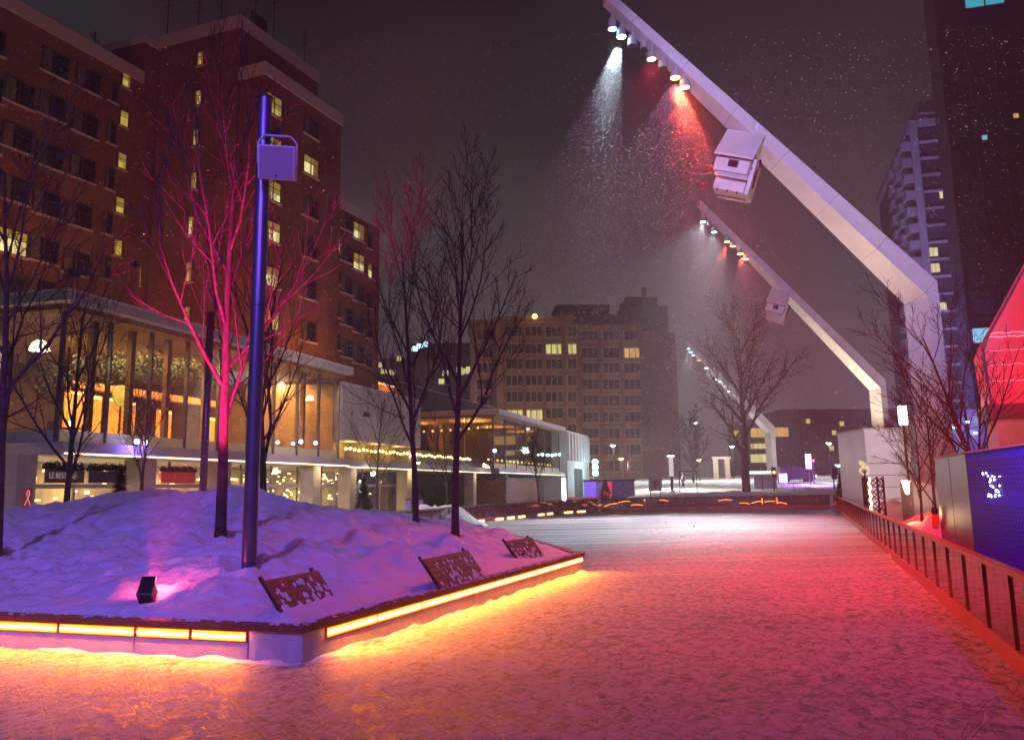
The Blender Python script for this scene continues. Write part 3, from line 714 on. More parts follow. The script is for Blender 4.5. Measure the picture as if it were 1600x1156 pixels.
for i, (pp, mm) in enumerate(l3):
    p = hit(B3, d3, *pp); lampP3.append(p); stage_lamp(p, .27, .4, mm, ['cyan lamp at the very tip of the third mast', 'second cyan lamp from the tip of the third mast', 'third cyan lamp from the tip of the third mast', 'amber lamp on the third mast', 'white lamp just below the amber one on the third mast', 'cyan lamp halfway along the third mast', 'white lamp halfway along the third mast', 'yellow lamp second nearest the bend of the third mast', 'white lamp nearest the bend of the third mast'][i], 'lamps under the third mast')

# projector enclosures hung from the masts
def enclosure(B, d, q, pc, s_, label):
    c = hit(B - q * 0, d, *pc)
    r = thing('projector_enclosure', c, label, 'projector enclosure', 'projector enclosures hung from the masts')
    yaw = R(-22); X_ = V((cos(yaw), sin(yaw), 0)); Y_ = V((-sin(yaw), cos(yaw), 0))
    tl = R(-19); up = (Z * cos(tl) + X_ * sin(tl) * -1).normalized() ; X_ = (X_ - up * X_.dot(up)).normalized(); Y_ = up.cross(X_)
    tl2 = R(-30); up2 = (up * cos(tl2) + Y_ * sin(tl2) * -1).normalized(); Y2 = up2.cross(X_)
    PL = mat('white_enclosure', (.70, .68, .70), rough=.45, var=.1, vs=2)
    def bx(name, cc, hx, hy, hz, m=PL, bev=.03): 
        b = MB(); b.ob(c + (X_ * cc[0] + Y_ * cc[1] + up * cc[2]) * s_, X_, Y_, up, hx * s_, hy * s_, hz * s_); return b.build(name, m, r, bevel=bev)
    # upper cabin with sloping lid
    up_b = bx('upper_cabin', (0, 0, .05), .70, .75, .33)
    b = MB(); hx, hy = .78, .85
    P = [c + (X_ * sx * hx + Y_ * sy * hy + up * z_) * s_ for sx, sy, z_ in ((-1, -1, .42), (1, -1, .42), (1, .15, 1.75), (-1, .15, 1.75))]
    P2_ = [p - up * .09 * s_ for p in P]
    b.box8(P2_ + P); b.build('lid', PL, r)
    b = MB(); b.box8([c + (X_ * sx * .74 + Y_ * sy * hy * .97 + up * z_) * s_ for sx, sy, z_ in ((-1, -1, .27), (1, -1, .27), (1, .15, 1.60), (-1, .15, 1.60), (-1, -1, .325), (1, -1, .325), (1, .15, 1.655), (-1, .15, 1.655))]); b.build('lid_gap_shade', DARKM, r)  # dark slab set in as the shade of the gap under the lid
    b = MB(); P3_ = [c + (X_ * sx * .7 + Y_ * sy * .74 + up * z_) * s_ for sx, sy, z_ in ((-1, -1, .385), (1, -1, .385), (1, 1, .385), (-1, 1, .385), (-1, -1, .39), (1, -1, .39), (1, .17, 1.62), (-1, .17, 1.62))]
    b.box8(P3_); b.build('gable', PL, r)
    f = bx('window_frame', (.05, -.757, .08), .20, .012, .15, DARKM, 0)
    b = MB(); b.ob(c + (X_ * .05 + Y_ * -.772 + up * .08) * s_, X_, Y_, up, .155 * s_, .006 * s_, .11 * s_); b.build('pane', PANE_D, f)
    bx('lower_cabin', (.12, .0, -.68), .62, .68, .34)
    b = MB(); P = [c + (X_ * sx + Y_ * sy + up * z_) * s_ for sx, sy, z_ in ((-.52, -.95, -.5), (.78, -.95, -.5), (.74, -.68, -.29), (-.52, -.68, -.29))]
    b.box8([p - up * .05 * s_ for p in P] + P); b.build('canopy', PL, r)
    bx('rear_duct', (.80, .1, -.25), .09, .55, .75)
    bx('vent_grille', (.71, -.1, .02), .02, .4, .2, MULL, 0)
    b = MB(); b.ob(c + (X_ * .74 + Y_ * .1 + up * .1) * s_, X_, Y_, up, .04 * s_, .55 * s_, .05 * s_)
    b.tube([c + (X_ * .95 + Y_ * -.2 + up * .55) * s_, c + (X_ * 1.02 + Y_ * -.3 + up * .3) * s_, c + (X_ * .95 + Y_ * -.3 + up * .0) * s_, c + (X_ * .9 + up * -.6) * s_], .05 * s_, 8); b.build('cable_loop', DARKM, r, smooth=True)
    for xx in (-.3, .1, .5):
        b = MB(); b.ob(c + (X_ * xx + Y_ * -.69 + up * -1.04) * s_, X_, Y_, up, .03 * s_, .02 * s_, .05 * s_); b.build('clamp', DARKM, r)
    b = MB(); pr = c + (X_ * .12 + Y_ * .2 + up * -1.02) * s_
    b.ob(pr, X_, Y_, up, .6 * s_, .1 * s_, .03 * s_); b.build('bottom_rail', MULL, r)
    for k, zz in enumerate((-.12, -.88)):
        b = MB(); b.tube([c + (X_ * -.80 + Y_ * -.5 + up * zz) * s_, c + (X_ * -.94 + Y_ * -.62 + up * (zz - .12)) * s_], [.09 * s_, .11 * s_], 10); b.build('small_lamp', mat('red_small_lamp', (.5, .05, .05), rough=.4), r)
    b = MB(); top = c + (up * 1.25 + Y_ * .6) * s_
    b.ob(c + (X_ * .05 + Y_ * .45 + up * 1.75) * s_, X_, Y_, up, .36 * s_, .3 * s_, .42 * s_); b.build('hanger', WHITE, r)
    return r, c
EN1, c1_ = enclosure(B1, d1, q1, (1147, 268), 1.12, 'big white projector enclosure with small window hung from the nearest mast')
EN2, c2_ = enclosure(B2, d2, q2, (1212, 484), 1.12, 'smaller looking white projector enclosure hung from the second mast')

# ------------------------------------------------------------------ restaurant row
YB = 34.7 * 1088 / 1118
O1 = col(82, YB); s = hd(1200).normalized(); n_in = V((-s.y, s.x, 0))        # n_in points away from the street (left/back)
AO = lambda px: along(O1, s, px)
RZ0, RZ1, GZ = 9.25, 9.85, 4.55
def pavilion(a0, a1, depth, label, mull=2.45, bulbs=False, colpx=(), glass=GLASS, leftface=True):
    r = thing('glass_pavilion', O1 + s * a0, label, 'pavilion')
    b = MB(); b.fb(O1, s, n_in, a0 - .9, a1 + .25, -.9, depth, RZ0 + .22, RZ1); rf = b.build('roof', FASC, r)
    b = MB(); b.fb(O1, s, n_in, a0 - .9, a1 + .25, -.9, depth, RZ1, RZ1 + .10); b.build('roof_snow', SNOW, rf)
    b = MB(); b.fb(O1, s, n_in, a0 - .4, a1, -.4, depth, RZ0, RZ0 + .215); b.build('ceiling', WOODC, r)
    b = MB(); b.fb(O1, s, n_in, a0 - .4, a1 + .2, -.7, depth, 3.55, 4.05); fl_ = b.build('floor_slab', FASC, r)
    b = MB(); b.fb(O1, s, n_in, a0 - .3, a1 + .2, -.715, -.702, 3.56, 3.62); b.build('light_line', STRIPW, fl_)
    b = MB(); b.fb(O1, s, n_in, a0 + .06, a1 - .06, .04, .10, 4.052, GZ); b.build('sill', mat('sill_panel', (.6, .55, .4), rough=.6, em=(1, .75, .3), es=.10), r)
    k = int(round((a1 - a0) / mull)); st = (a1 - a0) / k
    for j in range(k + 1):
        b = MB(); b.fb(O1, s, n_in, a0 + j * st - .05, a0 + j * st + .05, -.06, .14, 4.052, RZ0 - .002); b.build('mullion', MULL, r)
    for j in range(k):
        b = MB(); b.fb(O1, s, n_in, a0 + j * st + .06, a0 + (j + 1) * st - .06, .0, .012, GZ, RZ0 - .002); b.build('glass_pane', glass, r)
    if leftface:
        kd = int(depth // 2.6); sd = depth / kd
        for j in range(1, kd + 1):
            b = MB(); b.fb(O1, n_in, s, j * sd - .05, j * sd + .05, a0 - .06, a0 + .14, 4.052, RZ0 - .002); b.build('mullion', MULL, r)
        for j in range(kd):
            b = MB(); b.fb(O1, n_in, s, j * sd + .15, (j + 1) * sd - .06, a0, a0 + .012, GZ, RZ0 - .002); b.build('glass_pane', glass, r)
        b = MB(); b.fb(O1, n_in, s, .15, depth, a0 + .04, a0 + .1, 4.052, GZ); b.build('sill', FASC, r)
    return r
aE1 = AO(527)
PV1 = pavilion(0, aE1, 13, 'large two storey glass restaurant pavilion on the left, warm orange interior')
# interior of pavilion one
b = MB(); b.fb(O1, s, n_in, .0, aE1, 12.6, 12.9, 4.06, RZ0 - .01); b.build('back_wall', mat('brown_back_wall', (.13, .06, .03), rough=.8, var=.6, vs=.6), PV1)
b = MB(); b.fb(O1, s, n_in, aE1 - .2, aE1 - .12, .3, 12.5, 4.06, RZ0 - .01); b.build('end_wall', TANW, PV1)
for px in (149, 211, 269, 330, 484):
    a = AO(px); b = MB(); b.fb(O1, s, n_in, a - .13, a + .13, .5, .75, 4.06, RZ0 - .01); b.build('interior_column', TANW, PV1)
ORA = mat('orange_bar_wall', (.75, .25, .05), rough=.6, em=(1, .30, .03), es=.9, var=.4, vs=1.2)  # warm light of the niche put into the wall as a glow
for (pa, pb, zt) in ((92, 128, 7.0), (134, 150, 6.9), (160, 178, 6.9), (184, 204, 6.8), (240, 262, 6.6), (315, 336, 6.5), (400, 418, 6.6)):
    O5 = O1 + n_in * 5.5
    a, a2 = along(O5, s, pa), along(O5, s, pb); b = MB(); b.fb(O5, s, n_in, a, a2, 0, .1, 4.1, zt); o = b.build('bar_niche', ORA, PV1)
    b = MB(); b.fb(O5, s, n_in, a + .1, a2 - .1, -.06, -.01, zt - .18, zt - .08); b.build('niche_lamp', emis('niche_lamp', (1, .6, .15), 6), o)
O5 = O1 + n_in * 5.4
b = MB(); b.fb(O5, s, n_in, along(O5, s, 85), along(O5, s, 345), -.02, .6, 7.15, 7.5); b.build('bar_canopy', mat('lit_wood', (.5, .2, .06), rough=.6), PV1)
b = MB(); b.tube([hit(O5 - n_in * .3, s, 190, 618), hit(O5 - n_in * .3, s, 190, 618) + V((-s.y, s.x, 0)) * .1], .55, 20); o = b.build('round_sign', mat('green_disc', (.25, .25, .06), rough=.6, em=(.5, .45, .05), es=.3), PV1)
# plants hanging and standing inside
def leafclump(c, rx, ry, rz, n_, rnd, b, sz=.12):
    for _ in range(n_):
        u = V((rnd.gauss(0, .5), rnd.gauss(0, .5), rnd.gauss(0, .5)))
        p = V(c) + V((u.x * rx, u.y * ry, u.z * rz)); a = V((rnd.random() - .5, rnd.random() - .5, rnd.random() - .5)).normalized(); t = a.orthogonal().normalized()
        b.add([p - a * sz, p + t * sz * .4, p + a * sz, p - t * sz * .4], [(0, 1, 2, 3)])
rnd = random.Random(4)
for i, (px, py, dd) in enumerate([(150, 575, 3.0), (200, 572, 3.5), (235, 570, 3), (280, 575, 3.3), (105, 590, 3.2), (340, 590, 3)]):
    P = hit(O1 + n_in * dd, s, px, py); b = MB(); leafclump(P, 1.2, 1.0, .55, 420, rnd, b)
    r = thing('hanging_plant', P, 'dark leafy plants hanging under the restaurant ceiling, %s' % ['third bay from the corner', 'left of the round green disc', 'right of the round green disc', 'above the first lit niches from the right', 'nearest the glass corner', 'behind the slim dark pole'][i], 'hanging plant', 'hanging plants in the restaurant')
    b.build('foliage', LEAF, r); b = MB(); b.tube([P + Z * .2, V((P.x, P.y, RZ0))], .012, 4); b.build('hanging_wire', DARKM, r)
# pendant lamps
for i, (px, py, dd, rr) in enumerate([(62, 540, 2.0, .42), (486, 622, 2.0, .36), (520, 640, 3.0, .33), (440, 600, 4.0, .25)]):
    P = hit(O1 + n_in * dd, s, px, py); r = thing('pendant_lamp', P, ['large cream pendant lamp in the restaurant corner', 'white pendant lamp near the right end of the restaurant', 'pendant lamp in the last bay of the restaurant', 'small pendant lamp in the middle of the restaurant'][i], 'lamp', 'pendant lamps in the restaurant')
    b = MB(); b.tube([P + Z * rr * .6, P + Z * rr * .2, P - Z * rr * .5], [rr * .25, rr * .75, rr], 16); b.build('shade', emis('pendant_shade', (1, .83, .55), 3.2), r)
    b = MB(); b.tube([P + Z * rr * .6, V((P.x, P.y, RZ0))], .015, 5); b.build('cord', DARKM, r)
    light('POINT', P - Z * rr * .9, 120, (1, .72, .4), radius=.2, name='pendant_light')
# tables with small lamps
tb0 = None; rnd = random.Random(8)
for i, px in enumerate((100, 135, 168, 192, 232, 258, 300, 345, 380, 425, 450, 500)):
    O2 = O1 + n_in * (1.8 + (i % 3) * .9); P = O2 + s * along(O2, s, px); P.z = 4.05
    lab = 'dark dining table with small lit lamp behind the restaurant glass, number %d from the corner' % (i + 1)
    lab = 'dark dining table with a small lamp and chairs, %s' % ['by the glass corner', 'before the first orange niche', 'between the first two interior columns', 'under the round green disc', 'left of the third interior column', 'right of the third interior column', 'left of the slim dark pole', 'right of the slim dark pole', 'behind the pink tree crown', 'behind the tall pole', 'right of the tall pole', 'in the last bay'][i]
    if tb0 is None:
        r = thing('dining_table', P, lab, 'table', 'dining tables in the restaurant'); tb0 = r
        b = MB(); b.tube([P + Z * .72, P + Z * .76], .5, 18); b.build('tabletop', DARKI, r)
        b = MB(); b.tube([P, P + Z * .72], .05, 8); b.tube([P, P + Z * .03], .28, 12); b.build('pedestal', DARKM, r)
        b = MB(); b.tube([P + Z * .76, P + Z * .9], [.05, .05], 8); b.tube([P + Z * .9, P + Z * 1.05], [.11, .06], 10); b.build('table_lamp', LAMPY, r)
        for k in (-1, 1):
            c = P + s * k * .75; b = MB(); b.ob(c + Z * .45, s, n_in, Z, .2, .2, .03); b.ob(c + s * k * .19 + Z * .72, s, n_in, Z, .02, .2, .25)
            for sx in (-.17, .17):
                for sy in (-.17, .17): b.ob(c + s * sx + n_in * sy + Z * .21, s, n_in, Z, .015, .015, .21)
            b.build('chair', DARKI, r)
    else:
        c = copy_tree(tb0); c.location = P; c['label'] = lab
for px in (110, 180, 260, 350, 430, 500):
    O2 = O1 + n_in * 3.5; P = O2 + s * along(O2, s, px); P.z = 9.0
    light('AREA', P, 950, (1, .58, .17), P - Z, radius=(3, 3), name='ceiling_light')

# white terrace wall (second building)
aW0, aW1 = aE1 + .3, AO(655)
r = thing('terrace_building', O1 + s * aW0, 'plain white windowless upper wall over a terrace with yellow lights', 'building'); TB = r
b = MB(); b.fb(O1, s, n_in, aW0, aW1, -.1, 9, 5.3, 8.95); wl = b.build('wall', FASC, r)
b = MB(); b.fb(O1, s, n_in, aW0, aW1 + .1, -.16, 9, 8.95, 9.1); b.build('parapet', WHITE, wl)
b = MB(); b.fb(O1, s, n_in, aW0 + .1, AO(744), 1.6, 1.8, 4.05, 5.29); b.build('terrace_wall', mat('amber_wall', (.5, .36, .12), rough=.7, var=.4, vs=1.5), r)
b = MB(); b.fb(O1, s, n_in, aW0, AO(760), -.5, 9, 3.5, 4.0); fs_ = b.build('terrace_slab', FASC, r)
b = MB(); b.fb(O1, s, n_in, aW0, AO(760), -.515, -.502, 3.51, 3.56); b.build('light_line', STRIPW, fs_)
b = MB(); b.fb(O1, s, n_in, aW0, AO(760), -.3, -.28, 4.0, 4.75); b.build('glass_railing', GLASS, r)
for px, py in ((573, 648), (628, 652)):
    P = hit(O1 - n_in * .2, s, px, py); b = MB(); b.ob(P, s, n_in, Z, .3, .12, .14); b.build('wall_camera', DARKM, r)
b = MB()
k = 0
for i in range(40):
    a = aW0 + .5 + (AO(735) - aW0 - 1) * i / 39; P = O1 + s * a - n_in * .15; P.z = 4.72 + .05 * sin(i * 1.7)
    b.sphere(P, .10, 8, 6)
o = b.build('festoon_lights', emis('festoon_bulb', (1, .72, .2), 9)); tag(o, 'row of round yellow bulbs along the terrace railing', 'string lights')
P = O1 + s * ((aW0 + aW1) / 2) - n_in * .0 + Z * 5.0
for f in (.2, .5, .8, 1.15):
    P = O1 + s * (aW0 + (aW1 - aW0) * f) + n_in * .7; P.z = 5.0; light('POINT', P, 55, (1, .62, .15), radius=.3, name='terrace_light')
# rooftop boxes
def rbox(pxa, pxb, dep, pyt, zb_, label, m, name, cat, thick=6):
    Ob = O1 + n_in * dep; a, a2 = along(Ob, s, pxa), along(Ob, s, pxb); zt = zat(Ob + s * a, pyt)
    r = thing(name, Ob + s * a, label, cat); b = MB(); b.fb(Ob, s, n_in, a, a2, 0, thick, zb_, zt); b.build('wall', m, r)
    b = MB(); b.fb(Ob, s, n_in, a - .1, a2 + .1, -.1, thick + .1, zt, zt + .14); b.build('coping', SNOW, r); return r, zt
rb, zt_ = rbox(560, 622, 9.1, 592, -.05, 'orange brick building end lit from below, rising behind the white wall', OBRICK, 'brick_annex', 'building')
rbox(626, 772, 15.0, 598, -.05, 'grey long flat roofed building behind the pavilions', mat('grey_cladding', (.22, .22, .25), rough=.6, var=.3, vs=.8), 'grey_building', 'building')
P = O1 + n_in * 9.15 + s * along(O1 + n_in * 9.1, s, 588); 
light('SPOT', V(P) - n_in * 4.5 + Z * 9.6, 3500, (1, .42, .15), V(P) + Z * 10.4, 110, .6, name='roof_orange_light')

# pavilion three
aP3, aP4, aP5 = AO(772), AO(875), AO(911)
PV3 = pavilion(aP3, aP4, 18, 'far glass pavilion with amber ceiling and dark reflecting street side', mull=4.0, glass=GLASSF)
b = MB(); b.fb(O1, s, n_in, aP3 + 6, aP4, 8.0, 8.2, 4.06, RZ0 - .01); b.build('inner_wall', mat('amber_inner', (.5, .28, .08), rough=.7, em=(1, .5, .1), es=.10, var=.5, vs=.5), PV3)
b = MB()
for i in range(16):
    P = O1 + s * (aP3 + 1.0) + n_in * (1 + i * 1.0); P.z = 8.3 - .25 * sin(i * pi / 15); b.sphere(P, .11, 6, 5)
for i in range(18):
    P = O1 + s * (aP3 + 2 + i * 1.6) + n_in * 1.2; P.z = 5.0; b.sphere(P, .13, 6, 5)
o = b.build('festoon_lights', emis('festoon_bulb', (1, .72, .2), 9)); tag(o, 'strings of small bulbs inside the far glass pavilion', 'string lights')
for i, (px, py) in enumerate([(773, 704), (847, 710), (855, 711), (863, 711), (874, 710)]):
    b = MB(); b.sphere(hit(O1 - n_in * .25, s, px, py), .17, 8, 6)
    o = b.build('wall_lamp', LAMPC); tag(o, 'cyan lamp on the far pavilion, %s' % ['at its glass corner', 'leftmost of the close row of four', 'second of the close row of four', 'third of the close row of four', 'rightmost, beside the white end block'][i], 'lamp', 'cyan lamps on the far pavilion')
for (f, dp) in ((.1, 4), (.1, 11), (.45, 4), (.8, 4)):
    P = O1 + s * (aP3 + (aP4 - aP3) * f + 1.5) + n_in * dp; P.z = 8.2; light('AREA', P, 1500 if f < .2 else 800, (1, .6, .16), P + Z, radius=(3, 3), name='amber_light')
# ribs white end box
r = thing('white_pavilion_end', O1 + s * aP4, 'white ribbed end block of the pavilion row, lit violet', 'building')
b = MB(); b.fb(O1, s, n_in, aP4 + .3, aP5, -1.0, 12, -.05, 9.6); b.build('wall', FASC, r)
for i in range(8):
    a = aP4 + .6 + (aP5 - aP4 - 1.2) * i / 7; b = MB(); b.fb(O1, s, n_in, a, a + .25, -1.25, -1.003, 5.6, 9.3); b.build('rib', WHITE, r)
b = MB(); b.fb(O1, s, n_in, aP4 + 4.5, aP5 - 5, -1.02, -1.002, 0, 4.6); b.build('door_opening', DARKI, r)
# ground floor
GF = thing('ground_floor_arcade', O1, 'ground floor arcade of glass shop fronts under the pavilions', 'arcade')
SHOPW = mat('shop_interior', (.45, .36, .22), rough=.7, em=(1, .72, .35), es=.10, var=.7, vs=.9)  # wall glows faintly to carry the light of the shops
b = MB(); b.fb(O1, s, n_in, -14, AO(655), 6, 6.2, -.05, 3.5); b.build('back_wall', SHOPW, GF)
b = MB(); b.fb(O1, s, n_in, AO(655), aP4, 5, 5.2, -.05, 3.5); b.build('dark_back_wall', DARKI, GF)
colm = mat('warm_white_column', (.6, .55, .46), rough=.7, var=.2, vs=2)
for i, px in enumerate((40, 232, 352, 495, 552, 640, 742, 792)):
    a = AO(px); b = MB(); b.fb(O1, s, n_in, a - .45, a + .45, .0, .9, -.05, 3.548); b.build('column', colm, GF, bevel=.02)
for i in range(16):
    a = AO(62) + i * 3.0
    if a > AO(640): break
    b = MB(); b.fb(O1, s, n_in, a - .04, a + .04, 1.2, 1.3, -.05, 3.54); b.build('frame_post', MULL, GF)
    b = MB(); b.fb(O1, s, n_in, a + .05, a + 2.95, 1.24, 1.252, .0, 3.54); b.build('shop_glass', GLASS, GF)
b = MB(); b.fb(O1, s, n_in, AO(60), AO(640), 1.12, 1.22, 2.28, 2.46); b.build('transom', FASC, GF)
b = MB(); b.fb(O1, s, n_in, along(O1 + n_in * 1.05, s, 68), along(O1 + n_in * 1.05, s, 130), 1.05, 1.10, 2.5, 3.05); sgn = b.build('sign_band', mat('grey_sign_band', (.10, .08, .09), rough=.6), GF)
AO_ = AO; AO = lambda px: along(O1 + n_in * 1.03, s, px)
# hedge lines in planters above transom
for (pa, pb, mm) in ((66, 128, LEAF), (135, 195, LEAF), (250, 305, LEAF)):
    b = MB(); rnd = random.Random(pa); a0_, a1_ = AO(pa), AO(pb)
    for _ in range(500):
        p = O1 + s * rnd.uniform(a0_, a1_) + n_in * rnd.uniform(.95, 1.15); p.z = 3.05 + abs(rnd.gauss(0, .1)); a = V((rnd.random() - .5, rnd.random() - .5, rnd.random())).normalized(); t = a.orthogonal().normalized()
        b.add([p - a * .09, p + t * .03, p + a * .09, p - t * .03], [(0, 1, 2, 3)])
    b.build('hedge', LEAF, GF)
b = MB(); b.fb(O1, s, n_in, AO(250), AO(303), 1.0, 1.05, 2.5, 3.05); b.build('red_banner', mat('red_banner', (.5, .06, .05), rough=.6, em=(1, .08, .05), es=.12), GF)
b = MB(); b.fb(O1, s, n_in, AO(136), AO(195), 1.0, 1.05, 2.5, 3.0); b.build('blue_banner', mat('blue_banner', (.06, .05, .2), rough=.6), GF)
AO = AO_
def text(body, P, xdir, updir, size, m, parent=None, name='lettering', label=None):
    cu = bpy.data.curves.new(name, 'FONT'); cu.body = body; cu.size = size; cu.extrude = .01
    o = bpy.data.objects.new(name, cu); col_.objects.link(o); cu.materials.append(m)
    nn = xdir.cross(updir); mt = Matrix((xdir, updir, nn)).transposed().to_4x4(); mt.translation = P
    dg = bpy.context.evaluated_depsgraph_get(); me = bpy.data.meshes.new_from_object(o.evaluated_get(dg)); me.materials.clear(); me.materials.append(m)
    bpy.data.objects.remove(o); ob = bpy.data.objects.new(name, me); col_.objects.link(ob)
    if parent: ob.parent = parent; ob.matrix_parent_inverse = parent.matrix_basis.inverted()
    ob.matrix_basis = mt
    if label: ob['label'] = label
    return ob
AT = lambda px: along(O1 + n_in * 1.035, s, px)
PT = O1 + s * AT(74.5) + n_in * 1.035; PT.z = 2.68
tx_ = text('LE RESTORE', PT, s, Z, .36, mat('white_letter', (.7, .6, .62), rough=.5, em=(1, .75, .75), es=.12), GF)
w__ = max(v.co.x for v in tx_.data.vertices); f__ = (AT(117) - AT(74.5)) / w__
for v in tx_.data.vertices: v.co.x *= f__
# red ribbon poster
PR = hit(O1 - n_in * .06, s, 36, 788); 
r = thing('poster', PR, 'red poster with white looped ribbon figure on the left column', 'poster')
PR2 = O1 + s * AO(41) - n_in * .02
b = MB(); b.fb(O1, s, n_in, AO(36), AO(48.5), -.03, -.005, 1.55, 2.3); b.build('panel', mat('red_poster', (.55, .02, .02), rough=.5, em=(1, .03, .03), es=.12), r)
WL = mat('white_mark', (.8, .8, .8), rough=.5, em=(1, .85, .85), es=.3)
cP = O1 + s * ((AO(36) + AO(48.5)) / 2) - n_in * .045
def rp(x, z): return V((cP.x + s.x * x, cP.y + s.y * x, 1.55 + z))
b = MB(); b.tube([rp(-.13, .10), rp(-.03, .32), rp(.06, .50), rp(.05, .62), rp(0, .66), rp(-.05, .62), rp(-.06, .50), rp(.03, .32), rp(.13, .10)], .018, 6); b.build('ribbon_mark', WL, r)
# shop lights
b = MB(); rnd = random.Random(3)
for i in range(170):
    a = rnd.uniform(AO(68), AO(640)); p = O1 + s * a + n_in * rnd.uniform(1.8, 5.5); p.z = rnd.choice((rnd.uniform(1.2, 2.2), rnd.uniform(2.5, 3.3)))
    b.ob(p, s, n_in, Z, rnd.uniform(.03, .14), .05, rnd.uniform(.02, .08))
o = b.build('shop_lights', emis('shop_light', (1, .8, .4), 3.0)); o.parent = GF; o.matrix_parent_inverse = GF.matrix_basis.inverted(); o['kind'] = 'stuff'
for px in (70, 150, 270, 400, 500, 600):
    P = O1 + s * AO(px) + n_in * 3.5; P.z = 3.2; light('AREA', P, 420, (1, .66, .26), P - Z, radius=(3, 2), name='shop_light')
for px in (500, 560, 640, 745):
    P = O1 + s * AO(px) - n_in * .6; P.z = 3.3; light('POINT', P, 45, (1, .7, .35), radius=.2, name='arcade_light')
# vertical cold light tubes and grey boxes by the arcade
for i, (pa, pb, ya, yb, Y, m_, lb_) in enumerate([(635, 641, 770, 795, 52, 'v', 'violet lit post box beside the left trees'), (654, 660, 770, 795, 52, 'v', 'violet lit post box right of the left mid tree')]):
    P = col((pa + pb) / 2, Y, 0); r = thing('post_box', P, lb_, 'box'); b = MB(); b.ob(P + Z * .7, V((1, 0, 0)), V((0, 1, 0)), Z, .14, .14, .7); b.build('body', mat('violet_box', (.2, .15, .5), rough=.5), r, bevel=.02); b = MB(); b.ob(P + Z * 1.45, V((1, 0, 0)), V((0, 1, 0)), Z, .17, .17, .04); b.build('lid', DARKM, r)
# brown kiosk by the far pavilion
P = col(795, 92, 0); r = thing('brown_kiosk', P, 'brown wooden kiosk below the far pavilion', 'kiosk')
b = MB(); b.fb(P, s, n_in, -6, 6, -1.5, 1.5, -.05, 2.9); b.build('wall', mat('brown_panel', (.22, .10, .04), rough=.6, var=.3, vs=2), r)
b = MB(); b.fb(P, s, n_in, -6.2, 6.2, -1.7, 1.7, 2.9, 3.05); b.build('roof', DARKM, r)
b = MB(); b.fb(P, s, n_in, 6.3, 9.5, -1.4, 1.4, -.05, 2.9); b.build('dark_cabin', DARKI, r)

# conifers
def conifer(P, h, w_, label, seed=1):
    rnd = random.Random(seed); r = thing('conifer', P, label, 'conifer'); b = MB(); b.tube([P - Z * .1, P + Z * h * .95], [.05 * h / 2, .01], 6); b.build('trunk', BARK, r)
    b = MB()
    for i in range(int(900)):
        t = rnd.random() ** .8; rr = w_ * (1 - t) * rnd.uniform(.5, 1.05) + .02; a = rnd.uniform(0, 2 * pi)
        p = P + V((rr * cos(a), rr * sin(a), .1 + t * h * .95)); o_ = V((cos(a), sin(a), -.35)).normalized() * .13 * h / 2; t_ = V((-sin(a), cos(a), .1)) * .04 * h / 2
        b.add([p - o_, p + t_, p + o_, p - t_], [(0, 1, 2, 3)])
    b.build('foliage', LEAF, r)
conifer(col(187, 33, 0) + Z * 0, 3.0, .7, 'small fir tree before the restaurant ground floor', 1)
conifer(col(568, 53, 0), 2.8, .8, 'small fir tree in front of the white terrace wall', 2)
conifer(col(1300, 74, 0) + V((1.3, 1.5, 0)), 2.9, .85, 'small fir tree at the far right corner of the rink', 3)
conifer(col(946, 78, 0), 2.7, 1.3, 'round dark fir behind the left end of the far fence', 4)

# ------------------------------------------------------------------ brick apartment building
BD = thing('brick_apartment_block', col(390, 60), 'tall dark red brick apartment block with yellow lit windows', 'building')
t_s = hd(1365).normalized(); t_p = V((-t_s.y, t_s.x, 0))           # street direction, and away from the street (left)
L1 = col(391, 60)
aL = along(L1, t_s, 523); bU = along(L1, t_p, 352)
zL = zat(L1, 97)
cap_m = mat('pale_coping', (.42, .38, .46), rough=.7)
def block(P, a0, a1, b0, b1, z1, name):
    b = MB(); b.fb(P, t_s, t_p, a0, a1, b0, b1, -.05, z1); o = b.build('wall', BRICK, BD)
    b = MB(); b.fb(P, t_s, t_p, a0 - .12, a1 + .12, b0 - .12, b1 + .12, z1 + .003, z1 + 1.0); b.build('coping', cap_m, o); return o
block(L1, 0, aL, 0, along(L1, t_p, 350), zL - 1.0, 'L')
U1 = L1 + t_p * (bU - .0); 
bU0 = along(L1, t_p, 345.5)
bU1 = along(L1, t_p, 213)
zU = zat(L1 + t_p * bU0, 24)
U1 = L1 + t_p * bU0
aU = along(U1, t_s, 481)
block(L1, .012, aU, bU0, bU1, zU - 1.0, 'U')
bA = along(L1, t_p, 200)
PA = L1 + t_p * bA
zA = zat(PA + t_s * along(PA, t_s, 183), 112)
aA0 = along(PA, t_s, 183)
b = MB(); b.fb(PA, t_s, t_p, -42, aA0, 0, 14, -.05, zA - 1.0); o = b.build('wall', BRICK, BD)
b = MB(); b.fb(PA, t_s, t_p, -42, aA0 + .1, -.12, 14, zA - 1.0, zA); b.build('coping', cap_m, o)
zB = zat(PA, 64)
b = MB(); b.fb(PA, t_s, t_p, aA0 + .02, 3, .02, 14, -.05, zB - .6); o = b.build('wall', BRICK, BD)
b = MB(); b.fb(PA, t_s, t_p, aA0 - .1, 3, -.08, 14, zB - .6, zB); b.build('coping', cap_m, o)
PD = L1 + t_s * aL + t_p * .6
aD = along(PD, t_s, 589); zD = zat(PD, 305)
b = MB(); b.fb(PD, t_s, t_p, .02, aD, 0, 12, -.05, zD - .9); o = b.build('wall', BRICK, BD)
b = MB(); b.fb(PD, t_s, t_p, .02, aD + .1, -.12, 12, zD - .9, zD); b.build('coping', cap_m, o)
